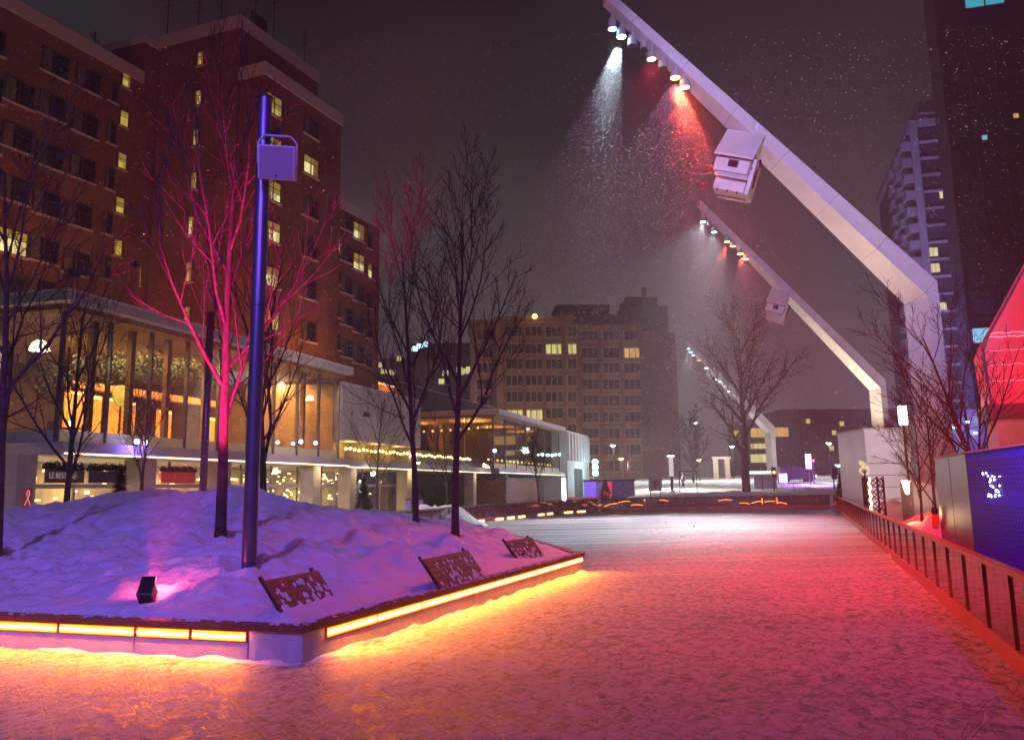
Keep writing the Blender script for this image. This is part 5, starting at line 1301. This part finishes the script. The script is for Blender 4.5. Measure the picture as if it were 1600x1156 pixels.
# ------------------------------------------------------------------ people
def person(P, h, face, dark, coat, label, stride=.18):
    P = V(P); f = V(face).normalized(); sd = V((-f.y, f.x, 0)); k = h / 1.75
    r = thing('person', P, label, 'person')
    verts = []; edges = []; rad = []
    def add(p, rd, par=None):
        verts.append(P + (sd * p[0] + f * p[1] + Z * p[2]) * k); rad.append(rd * k)
        if par is not None: edges.append((par, len(verts) - 1))
        return len(verts) - 1
    pel = add((0, 0, .95), .14); sp = add((0, .02, 1.15), .14, pel); ch = add((0, .03, 1.36), .15, sp); nk = add((0, .05, 1.5), .06, ch); hd_ = add((0, .07, 1.62), .095, nk); add((0, .07, 1.70), .08, hd_)
    for sg in (-1, 1):
        st = stride * sg
        a = add((.10 * sg, 0, .90), .10, pel); kn = add((.10 * sg, st * .7 + .04, .50), .07, a); an = add((.10 * sg, st - .03, .09), .05, kn); add((.10 * sg, st + .14, .05), .04, an)
        sh = add((.19 * sg, .03, 1.40), .07, ch); el = add((.24 * sg, -st * .4, 1.12), .055, sh); wr = add((.22 * sg, -st * .4 + .16, .95), .04, el); add((.21 * sg, -st * .4 + .22, .88), .035, wr)
    me = bpy.data.meshes.new('body'); me.from_pydata([tuple(v) for v in verts], edges, []); o = bpy.data.objects.new('body', me); col_.objects.link(o)
    o.parent = r; o.matrix_parent_inverse = r.matrix_basis.inverted()
    md = o.modifiers.new('skin', 'SKIN')
    for i, sv in enumerate(me.skin_vertices[0].data): sv.radius = (rad[i], rad[i]); sv.use_root = i == 0
    sb = o.modifiers.new('sub', 'SUBSURF'); sb.levels = 1; sb.render_levels = 1
    me.materials.append(dark)
    b = MB(); c = P + (f * .07 + Z * 1.72) * k; b.sphere(c, .115 * k, 10, 7); b.build('hat', dark, r, smooth=True)
    b = MB(); b.tube([P + (f * .0 + Z * .82) * k, P + (f * .01 + Z * 1.0) * k, P + (f * .03 + Z * 1.3) * k, P + (f * .04 + Z * 1.46) * k], [.22 * k, .2 * k, .215 * k, .1 * k], 12); b.build('coat', coat, r, smooth=True)
    return r
DCOAT = mat('dark_coat', (.03, .03, .04), rough=.8)
person(V((col(1067, 100).x, 100, slope_z(col(1067, 100).x, 100))), 1.85, (1, .2, 0), DCOAT, DCOAT, 'dark figure walking across the lit snow beyond the far fence')
P = hit(K1 - V((.12, .1, 0)), V((1, 0, 0)), 1461, 806); r = thing('work_lantern', P, 'orange and black lantern hanging beside the steel container corner', 'lantern')
b = MB(); b.tube([P - Z * .22, P - Z * .19, P + Z * .02, P + Z * .04], [.07, .085, .085, .06], 14); b.build('body', mat('orange_plastic', (.7, .14, .03), rough=.4), r)
b = MB(); b.tube([P + Z * .04, P + Z * .18, P + Z * .22], [.075, .08, .04], 14); b.build('cap', DARKM, r)
b = MB(); b.tube([P + Z * .2 - X1_ * .05, P + Z * .33 - X1_ * .03, P + Z * .33 + X1_ * .03, P + Z * .2 + X1_ * .05], .012, 6); b.build('handle', DARKM, r)

# ------------------------------------------------------------------ street things beyond the rink
def street_lamp(P, h, label, m=LAMPW, arm=0.0, power=0, group='street lamps beyond the rink', colr=(1, .9, .75)):
    P = V(P); r = thing('street_lamp', P, label, 'street lamp', group)
    b = MB(); b.tube([P, P + Z * h], [.11, .07], 8); b.build('pole', DARKM, r)
    b = MB(); hp = P + Z * (h + .1) + V((arm, 0, 0)); b.ob(hp, V((1, 0, 0)), V((0, 1, 0)), Z, .4, .25, .11); hd2 = b.build('lamp_head', DARKM, r)
    b = MB(); b.ob(hp - Z * .14, V((1, 0, 0)), V((0, 1, 0)), Z, .34, .2, .03); b.sphere(hp - Z * .2, .20, 8, 6); b.build('bulb', m, hd2)
    if arm: b = MB(); b.tube([P + Z * h, hp], .05, 6); b.build('arm', DARKM, r)
    if power: light('POINT', hp - Z * .6, power, colr, radius=.35, name='street_light')
    return r
GLP = mat('pale_lit_post', (.6, .6, .6), rough=.5, em=(1, .95, .85), es=.5)
for i, (px, Y, py, m_, pw, lb_) in enumerate([(960, 120, 695, LAMPC, 1200, 'street lamp with cyan white head above the far fence, left of the yellow lamp'), (972, 135, 716, LAMPY, 900, 'street lamp with yellow head left of the grey sign'), (1050, 100, 712, LAMPW, 5000, 'tall bright street lamp in mid park beside the walking figure'), (1094, 130, 718, LAMPY, 1500, 'yellow street lamp over the lit snow right of the walker'), (1091, 150, 660, LAMPC, 0, 'small distant green white lamp above the park trees'), (1147, 140, 697, LAMPC, 800, 'cyan white lamp left of the old tree trunk'), (1300, 140, 692, LAMPW, 1500, 'white street lamp right of the violet kiosk'), (1312, 115, 726, LAMPC, 500, 'low cyan lamp before the fence corner tree')]):
    P = col(px, Y); street_lamp(P, zat(P, py), lb_, m_, power=pw * 1.0)
P = col(1050, 99); b = MB(); z0, z1 = zat(P, 744), zat(P, 713)
r = thing('light_column', P, 'white glowing tall column post under the park street lamp', 'lamp'); b.tube([P + Z * z0, P + Z * z1], .25, 10); b.build('shade', GLP, r); b = MB(); b.tube([P, P + Z * z0], .15, 8); b.build('post', DARKM, r)
# cold light cluster (920-935)
P = col(931, 125); r = thing('light_sculpture', P, 'stack of cyan glowing discs left of the street lamps', 'light sculpture', None)
b = MB(); b.tube([P, P + Z * zat(P, 720)], .12, 8); b.build('post', DARKM, r)
for k, py in enumerate((722, 730, 739)): b = MB(); b.sphere(V((P.x, P.y, zat(P, py))), .42, 10, 8); b.build('globe', LAMPC, r)
light('POINT', P + Z * 3 - V((0, 2, 0)), 350, (.3, .8, 1), radius=.5, name='cyan_light')
P = col(900, 96); r = thing('violet_kiosk', P, 'violet and red lit kiosk behind the fence left of the round fir', 'kiosk')
X1 = V((1, 0, 0)); Y1 = V((0, 1, 0))
for k, (xa, xb, m_) in enumerate(((1.0, 2.2, mat('violet_panel', (.3, .15, .8), rough=.5, em=(.3, .15, 1), es=.5)), (2.3, 3.0, mat('grey_panel', (.3, .3, .35), rough=.5)), (3.1, 3.9, mat('red_panel', (.8, .05, .1), rough=.5, em=(1, .02, .06), es=.7)), (4.0, 6.4, mat('dark_violet_panel', (.12, .08, .2), rough=.5)))):
    b = MB(); b.fb(P, X1, Y1, xa, xb, 0, 1.5, -.05, 2.6); b.build('panel', m_, r)
b = MB(); b.fb(P, X1, Y1, .9, 6.5, -.1, 1.6, 2.605, 2.8); b.build('roof', DARKM, r)
b = MB(); b.fb(P, X1, Y1, -1.5, 3.3, -1.5, -1.3, .0, 1.0); b.build('orange_counter', mat('orange_counter', (.45, .16, .04), rough=.6), r)
P = col(881, 90); b = MB(); b.tube([P, P + Z * 3], .2, 8); o = b.build('light_tube', emis('white_tube', (.9, .9, 1), 8)); tag(o, 'white glowing upright tube at the foot of the white pavilion end', 'lamp')
light('POINT', P + V((0, -1, 2.2)), 300, (.5, .35, 1), radius=.3, name='violet_light')
light('SPOT', col(880, 88) + Z * 1, 1500, (.35, .2, 1), O1 + s * (aP4 + 6) + Z * 5, 90, .6, name='violet_wash')
# grey round cornered sign panel
P = col(1024, 80); r = thing('sign_panel', P, 'pale grey board on two posts above the snow bank', 'sign')
z0, z1 = zat(P, 767), zat(P, 744); w_ = .6
b = MB(); b.ob(V((P.x, P.y, (z0 + z1) / 2)), X1, Y1, Z, w_, .05, (z1 - z0) / 2); b.build('board', mat('pale_board', (.45, .42, .42), rough=.7), r, bevel=.04)
b = MB(); b.sphere(V((P.x, P.y - .06, (z0 + z1) / 2)), .25, 10, 8, 1.5); b.build('oval_mark', mat('brown_mark', (.25, .18, .14), rough=.7), r)
for dx in (-.45, .45): b = MB(); b.tube([P + V((dx, .1, 0)), P + V((dx, .1, z0))], .04, 6); b.build('post', DARKM, r)
# portal frame
P = col(1075, 96); r = thing('portal_frame', P, 'thin dark portal frame standing on the lit snow', 'frame')
zt = zat(P, 736); wq = along(P, X1, 1089)
for px in (1062, 1089): Q = P + X1 * along(P, X1, px); b = MB(); b.tube([Q, Q + Z * zt], .06, 6); b.build('post', DARKM, r)
b = MB(); Q1, Q2 = P + X1 * along(P, X1, 1062), P + X1 * along(P, X1, 1089); b.tube([Q1 + Z * zt, Q2 + Z * zt], .06, 6); b.build('beam', DARKM, r)
# pale doorway pillars
P = col(1116, 140); P.z = slope_z(P.x, P.y); r = thing('lit_gateway', P, 'pale lit gateway with two pillars between the park trees', 'gateway')
for dx in (0, 1.9): b = MB(); b.fb(P, X1, Y1, dx, dx + .8, 0, .6, P.z - .05, P.z + 3.2); b.build('pillar', mat('warm_pillar', (.6, .55, .45), rough=.7), r)
b = MB(); b.fb(P, X1, Y1, -.2, 2.9, -.1, .7, P.z + 3.205, P.z + 3.6); b.build('lintel', CONC, r)
light('POINT', P + V((1.3, -2.5, 3)), 300, (1, .85, .6), radius=.3, name='gateway_light')
# traffic lights
def traffic_light(px, Y, py, colr, label, signm):
    P = col(px, Y); h = zat(P, py); r = thing('traffic_light', P, label, 'traffic light', 'traffic lights beyond the rink')
    b = MB(); b.tube([P, P + Z * (h + .6)], .07, 8); b.build('pole', DARKM, r)
    b = MB(); b.ob(P + V((0, -.2, h)), X1, Y1, Z, .22, .14, .55); hb = b.build('signal_head', DARKM, r)
    for k, dz in enumerate((.34, 0, -.34)):
        b = MB(); b.tube([P + V((0, -.35, h + dz)), P + V((0, -.39, h + dz))], .13, 10); b.build('lens', signm if k == colr else OFF, hb)
traffic_light(1209, 92, 738, 1, 'amber traffic light right of the old tree trunk', emis('amber_signal', (1, .45, .03), 9))
traffic_light(1272, 110, 724, 0, 'red traffic light above the violet lit street', emis('red_signal', (1, .04, .05), 22))
traffic_light(1303, 88, 740, 0, 'unlit dark traffic light in front of the corner fir', OFF)
b = MB(); P = col(1192, 96); zc = zat(P, 738); b.ob(P + Z * zc, X1, Y1, Z, 1.35, .08, .16); r = thing('street_sign', P, 'long glowing pale green street sign over the grey hoarding', 'sign'); b.build('panel', emis('green_sign', (.65, 1, .8), 1.6), r); b = MB(); b.tube([P + Y1 * .15, P + Y1 * .15 + Z * (zc + .2)], .06, 6); b.build('post', DARKM, r)
P = col(1179, 100); r = thing('hoarding', P, 'grey board hoarding behind the old tree', 'hoarding'); wq = along(P, X1, 1214)
b = MB(); b.fb(P, X1, Y1, 0, wq, 0, .1, 1.2, zat(P, 736)); b.build('board', mat('lilac_board', (.4, .38, .46), rough=.7, var=.15, vs=1), r)
for f in (0.05, .5, .95): b = MB(); b.fb(P, X1, Y1, wq * f - .06, wq * f + .06, .103, .25, -.05, zat(P, 736)); b.build('post', DARKM, r)
# violet glowing installation / screen on street
P = col(1222, 112); zs_ = slope_z(P.x, P.y); r = thing('light_box', P, 'white and violet glowing light box on the street', 'light box')
b = MB(); b.fb(P, X1, Y1, -.2, .7, 0, .4, zs_ + .3, zat(P, 740)); b.build('screen', litmat('white_violet_screen', (.9, .95, 1), 3, (.45, .2, 1), 5), r); b = MB(); b.fb(P, X1, Y1, -.35, .85, .405, .6, -.05, zat(P, 739)); b.build('case', mat('violet_case', (.2, .1, .4), rough=.5), r)
light('POINT', P + V((2, -3, 2)), 2200, (.4, .1, 1), radius=.4, name='violet_glow')
P = col(1268, 108); r = thing('light_box', P, 'tall white and pink glowing light box left of the red signal', 'light box')
b = MB(); b.fb(P, X1, Y1, -.32, .28, .3, .7, zat(P, 732), zat(P, 709)); b.build('screen', litmat('white_pink_screen', (1, .75, .9), 3.5, (.7, .2, 1), 6), r); b = MB(); b.tube([P + Y1 * .5, P + Y1 * .5 + Z * zat(P, 730)], .1, 8); b.build('post', DARKM, r)
light('POINT', P + V((0, -2, 2.5)), 1800, (.6, .15, 1), radius=.4, name='violet_glow')
# vehicle on the street (dark van under violet light)
P = col(1245, 118); P.z = slope_z(P.x, P.y); r = thing('parked_van', P, 'dark parked van under violet light on the far street', 'van')
b = MB(); yz = [(-2.4, .35), (2.3, .35), (2.4, .9), (1.75, 1.15), (1.15, 1.95), (-2.3, 2.0), (-2.4, 1.0)]
for sgy in (-.9, .9): pass
vs = [P + V((x, -.9, z)) for x, z in yz] + [P + V((x, .9, z)) for x, z in yz]; N = len(yz)
b.add(vs, [tuple(range(N)), tuple(range(2 * N - 1, N - 1, -1))] + [(i, N + i, N + (i + 1) % N, (i + 1) % N) for i in range(N)]); b.build('body', mat('dark_van_paint', (.06, .05, .09), rough=.3), r, bevel=.05)
for x in (-1.5, 1.5):
    for y in (-.92, .92): b = MB(); b.tube([P + V((x, y - .1, .34)), P + V((x, y + .1, .34))], .34, 16); b.build('wheel', DARKM, r)
b = MB(); b.fb(P, X1, Y1, -1.9, 1.0, -.925, -.902, 1.25, 1.75); b.build('side_window', PANE_D, r)
b = MB(); b.sphere(P + V((2.38, -.6, .8)), .14, 8, 6); b.sphere(P + V((2.38, .6, .8)), .14, 8, 6); b.build('headlight', LAMPW, r)
P = col(1249, 90); P.z = slope_z(P.x, P.y); r = thing('crowd_barrier', P, 'small metal crowd barrier on the snow near the violet light', 'barrier')
b = MB(); b.tube([P + V((-.6, 0, .0)), P + V((-.6, 0, 1.0)), P + V((.6, 0, 1.0)), P + V((.6, 0, 0))], .035, 6); b.build('frame', MULL, r)
b = MB(); [b.tube([P + V((x, 0, .2)), P + V((x, 0, 1.0))], .015, 4) for x in (-.4, -.2, 0, .2, .4)]; b.build('bars', MULL, r)

# roof truss with lights on restaurant roof
for i, (px, py) in enumerate(((181, 405), (82, 418))):
    Ob = O1 + n_in * (3 if i == 0 else 1.0); P = Ob + s * along(Ob, s, px); P.z = RZ1 + .08; zt = zat(P, py)
    r = thing('roof_truss', P, ['lattice truss with lamp standing on the restaurant roof', 'thin truss post on the restaurant roof corner'][i], 'truss'); b = MB(); w_ = .22 if i == 0 else .12
    for dx, dy in ((-w_, -w_), (w_, -w_), (w_, w_), (-w_, w_)): b.tube([P + V((dx, dy, 0)), V((P.x + dx, P.y + dy, zt))], .03, 5)
    nb = 6
    for k in range(nb):
        z0, z1 = P.z + (zt - P.z) * k / nb, P.z + (zt - P.z) * (k + 1) / nb
        b.tube([V((P.x - w_, P.y - w_, z0)), V((P.x + w_, P.y - w_, z1))], .018, 4); b.tube([V((P.x + w_, P.y - w_, z1)), V((P.x + w_, P.y + w_, z0))], .018, 4)
    b.build('lattice', MULL, r); b = MB(); b.ob(V((P.x + .25, P.y, zt - .25)), X1, Y1, Z, .16, .16, .13); b.build('lamp_head', DARKM, r)
# two violet spot fixtures on the ledge
for i, (px, py) in enumerate(((214, 690), (228, 692), (470, 690), (493, 692))):
    P = hit(O1 - n_in * .75, s, px, py); r = thing('ledge_lamp', P, 'small %s ledge lamp, %s' % (('violet', 'violet', 'blue white', 'blue white')[i], ('left of the pair by the slender tree', 'right of the pair by the slender tree', 'left of the pair near the last bay', 'right of the pair near the last bay')[i]), 'lamp', 'lamps on the restaurant ledge')
    b = MB(); b.sphere(P, .12, 8, 6); b.build('bulb', emis('ledge_bulb', (.55, .6, 1), 14), r); b = MB(); b.ob(P - Z * .14 + n_in * .1, s, n_in, Z, .06, .1, .05); b.build('bracket', DARKM, r)
P = hit(O1 - n_in * 1.2, s, 221, 700); light('POINT', P, 70, (.3, .15, 1), radius=.1, name='ledge_violet')

# ------------------------------------------------------------------ falling snow
rng = np.random.default_rng(7)
def flakes(N, gen, size, name, label):
    c = gen(N); c = c[c[:, 2] > .05]; N = len(c)
    T4_ = np.array([[1, 1, 1], [1, -1, -1], [-1, 1, -1], [-1, -1, 1]], float) / 1.2
    sz = size(N); a = rng.uniform(0, 2 * pi, N); ca, sa = np.cos(a), np.sin(a)
    v = T4_[None] * sz[:, None, None]
    x = v[..., 0] * ca[:, None] - v[..., 1] * sa[:, None]; y = v[..., 0] * sa[:, None] + v[..., 1] * ca[:, None]
    v = np.stack([x, y, v[..., 2]], -1) + c[:, None, :]
    me = bpy.data.meshes.new(name); me.vertices.add(N * 4); me.vertices.foreach_set('co', v.reshape(-1))
    F4 = np.array([[0, 1, 2], [0, 3, 1], [0, 2, 3], [1, 3, 2]]); f = (F4[None] + (np.arange(N) * 4)[:, None, None]).reshape(-1)
    me.loops.add(len(f)); me.loops.foreach_set('vertex_index', f.astype(np.int32)); me.polygons.add(N * 4)
    me.polygons.foreach_set('loop_start', np.arange(0, N * 12, 3, dtype=np.int32)); me.update(calc_edges=True)
    me.materials.append(mat('snowflake', (.9, .9, .92), rough=.8)); o = bpy.data.objects.new(name, me); col_.objects.link(o)
    tag(o, label, None, None, 'stuff')
def gen_all(N):
    Y = 18 + 62 * rng.random(N) ** .7; X = (rng.random(N) - .5) * 1.45 * Y + 0; Zz = H + (rng.random(N) * .62 - .06) * Y + .0
    return np.stack([X, Y, Zz], 1)
flakes(60000, gen_all, lambda N: .008 + .009 * rng.random(N) ** 2, 'falling_snow', 'fine falling snow drifting through the night air')
def cone_gen(P, T, ang, lmax):
    P = np.array(P); d = np.array(T) - P; d = d / np.linalg.norm(d); a = np.cross(d, [0, 0, 1.]); a /= np.linalg.norm(a); b_ = np.cross(d, a)
    def g(N):
        l = .6 + lmax * rng.random(N) ** 1.1; r_ = np.sqrt(rng.random(N)) * l * tan(ang); t = rng.uniform(0, 2 * pi, N)
        return P + d * l[:, None] + (a * np.cos(t)[:, None] + b_ * np.sin(t)[:, None]) * r_[:, None]
    return g

# beams
RED = (1, .05, .02); CY_ = (.72, .95, 1)
tgt_w1 = ground(1000, 835); tgt_r1 = ground(1230, 850); tgt_r1b = ground(1380, 980)
def lampspot(p, tgt, pw, c, size, blend=.95): return light('SPOT', V(p) - Z * .05, pw, c, tgt, size, blend, .12, 'mast_spot')
K = 1.0
tw0 = V(lampP[1]) + V((-6, 2, -22))
lampspot(lampP[1], tw0, 1300, CY_, 40, 1.0)
lampspot(lampP[0], ground(1010, 838), 7000, CY_, 40)
lampspot(lampP[6], ground(1265, 850), 42000, RED, 44)
lampspot(lampP[4], ground(1130, 930), 20000, (1, .02, .06), 44)
lampspot(lampP[7], ground(1330, 900), 28000, (1, .10, .05), 50)
lampspot(lampP2[0], ground(930, 822), 68000, (.86, .92, 1), 42)
lampspot(lampP2[2], ground(1060, 812), 68000, (.86, .92, 1), 42)
lampspot(lampP2[3], V((8, 62, 2)), 22000, RED, 36)
lampspot(lampP2[5], ground(1290, 815), 45000, RED, 38)
lampspot(lampP3[4], V((40, 120, 0)), 40000, (.85, 1, .95), 60)
lampspot(lampP3[0], V((25, 125, 0)), 40000, (.85, 1, .95), 50)
fs_ = lambda N: .007 + .010 * rng.random(N) ** 3
flakes(16000, cone_gen(lampP[1], tw0, R(15), 13), fs_, 'falling_snow', 'snow caught in the cold white beam of the nearest mast')
flakes(14000, cone_gen(lampP[6], V(lampP[6]) + V((-1.5, -3, -10)), R(24), 12), fs_, 'falling_snow', 'snow caught in the red beam of the nearest mast')
flakes(9000, cone_gen(lampP2[5], V(lampP2[5]) + V((0, -3, -10)), R(20), 14), lambda N: .011 + .015 * rng.random(N) ** 3, 'falling_snow', 'snow caught in the red beam of the second mast')
flakes(7000, cone_gen(lampP2[3], V(lampP2[3]) + V((-4, -3, -10)), R(12), 14), lambda N: .011 + .015 * rng.random(N) ** 3, 'falling_snow', 'snow caught in the left red beam of the second mast')
flakes(6000, cone_gen(lampP2[0], V(lampP2[0]) + V((-1, 0, -10)), R(12), 12), lambda N: .011 + .015 * rng.random(N) ** 3, 'falling_snow', 'snow caught in the cold beam of the second mast')

# pink flood
light('SPOT', cc + fd * .13, 19000, (1, .02, .20), T1 + Z * 4.2, 44, .5, .05, 'pink_flood')
light('POINT', cc + fd * .25 + Z * .02 + fx * .12, 20, (1, .02, .10), radius=.05, name='pink_spill')
light('POINT', cc + fd * .2 + Z * .03 + fx * .10, 2.5, (1, .5, .04), radius=.03, name='lens_yellow_fill')  # added yellow point, imitates overexposed snow beside the lens
# violet stage wash from the unseen mast row behind the camera
VIO = (.27, .15, 1)
light('SPOT', V((-9, -16, 19)), 26000, VIO, V((-10, 17, 1)), 38, .8, .8, 'violet_wash')
light('SPOT', V((3, -20, 22)), 11000, (.30, .07, 1), V((5, 12, 0)), 52, .8, .8, 'violet_wash')
light('SPOT', V((-4, -16, 20)), 120000, (.62, .46, 1), V((15, 42, 16)), 27, .8, .8, 'violet_wash')
light('SPOT', V((-.5, -4, 11)), 60000, (1, .015, .04), V((10.3, 28, 0)), 29, .9, .5, 'red_wash')  # red spots added over the camera to redden ice and fence
light('SPOT', V((-.5, -4, 10)), 5500, (1, .02, .11), V((5.9, 17, 0)), 34, 1.0, .5, 'red_wash')
light('SPOT', V((-9, -6, 15)), 2600, (.12, .10, 1), PP + Z * 4, 40, .8, .4, 'blue_pole_wash')  # added blue spot that tints the dark pole
light('SPOT', V((1.5, -5, 12)), 4200, (.36, .09, 1), spc, 14, .6, .3, 'speaker_wash')  # added violet spot for the loudspeaker front
# street light glow on brick block and masts' booms
for (px, Y, py, pw, c_) in ((150, 47, 470, 3000, (1, .36, .13)), (320, 50, 470, 2500, (1, .34, .12)), (520, 62, 530, 1700, (1, .36, .14))):
    P = col(px, Y); P.z = 10.6; T = P + V((-3, 10, 10)); light('SPOT', P, pw, c_, T, 150, .7, .5, 'facade_flood')
light('SPOT', col(860, 150) + Z * 3, 26000, (1, .58, .38), col(860, 186) + Z * 18, 110, .6, .8, 'stone_flood')
light('SPOT', col(560, 40) + Z * 5, 2600, (1, .72, .82), O1 + s * ((aW0 + aW1) / 2) + Z * 6.5, 100, .8, .4, 'terrace_wall_fill')  # added spot that brightens the white terrace wall
light('SPOT', col(700, 170) + Z * 3, 12000, (.8, .6, .9), col(660, 210) + Z * 18, 110, .6, .8, 'dim_flood')
light('SPOT', col(1428, 104) + Z * 2, 150000, (.48, .38, 1), col(1440, 140) + Z * 42, 76, .8, 1, 'tower_fill')  # added spot that lifts the pale tower out of the dark
light('SPOT', B1 + V((-2.6, -2.5, 1.5)), 8500, (1, .72, .42), B1 + V((-2.2, -.5, 11)), 70, .8, .2, 'boom_uplight')
light('SPOT', B2 + V((-3.2, -2.5, 2.5)), 9000, (1, .80, .5), B2 + V((-2.4, -.5, 11)), 60, .8, .2, 'boom_uplight')
light('SPOT', B3 + V((-6, -4, 3)), 30000, (.85, .8, 1), B3 + V((-7, -1, 16)), 80, .8, .3, 'boom_uplight')  # added spot to brighten the third boom
light('SPOT', V((22.8, 37, 8.2)), 900, (1, .03, .06), RT + V((4, 0, 4)), 70, .8, .3, 'red_pavilion_light')
light('SPOT', K2 + V((-3.0, -5, 4.5)), 700, (.08, .04, 1), K2 + V((1, -2, 1.3)), 70, .8, .3, 'blue_container_light')
light('POINT', T10 + V((-.6, -1.5, .4)), 140, (1, .03, .05), radius=.1, name='red_tree_light')
light('SPOT', col(1570, 70) + Z * 2, 70000, (.22, .12, 1), col(1560, 108) + Z * 32, 90, .8, 1, 'dark_tower_fill')  # added violet spot that turns the dark tower bluish
# ------------------------------------------------------------------ haze
mb = MB(); mb.box(-260, 300, -40, 420, -1.1, 120); hz = mb.build('haze', [])
hm = bpy.data.materials.new('haze_air'); hm.use_nodes = True; nt = hm.node_tree; nt.nodes.remove(nt.nodes['Principled BSDF'])
pv = nd(nt, 'ShaderNodeVolumePrincipled'); pv.inputs['Color'].default_value = (.92, .9, .95, 1); pv.inputs['Density'].default_value = .0016; pv.inputs['Anisotropy'].default_value = .15
nt.links.new(pv.outputs[0], nt.nodes['Material Output'].inputs['Volume']); hz.data.materials.append(hm)
tag(hz, 'thin snowy haze in the night air', None, None, 'stuff')

# ------------------------------------------------------------------ render settings
vs_ = sc.view_settings; vs_.view_transform = 'Standard'; vs_.look = 'None'; vs_.exposure = 0; vs_.gamma = 1
sc.render.engine = 'CYCLES'; cy = sc.cycles
cy.use_denoising = True
try: cy.denoiser = 'OPENIMAGEDENOISE'
except Exception: pass
cy.max_bounces = 6; cy.diffuse_bounces = 2; cy.glossy_bounces = 3; cy.transmission_bounces = 4; cy.transparent_max_bounces = 16; cy.volume_bounces = 0
cy.sample_clamp_indirect = 4; cy.sample_clamp_direct = 0
cy.use_light_tree = True; cy.caustics_reflective = False; cy.caustics_refractive = False
cy.volume_step_rate = 4; cy.volume_max_steps = 64
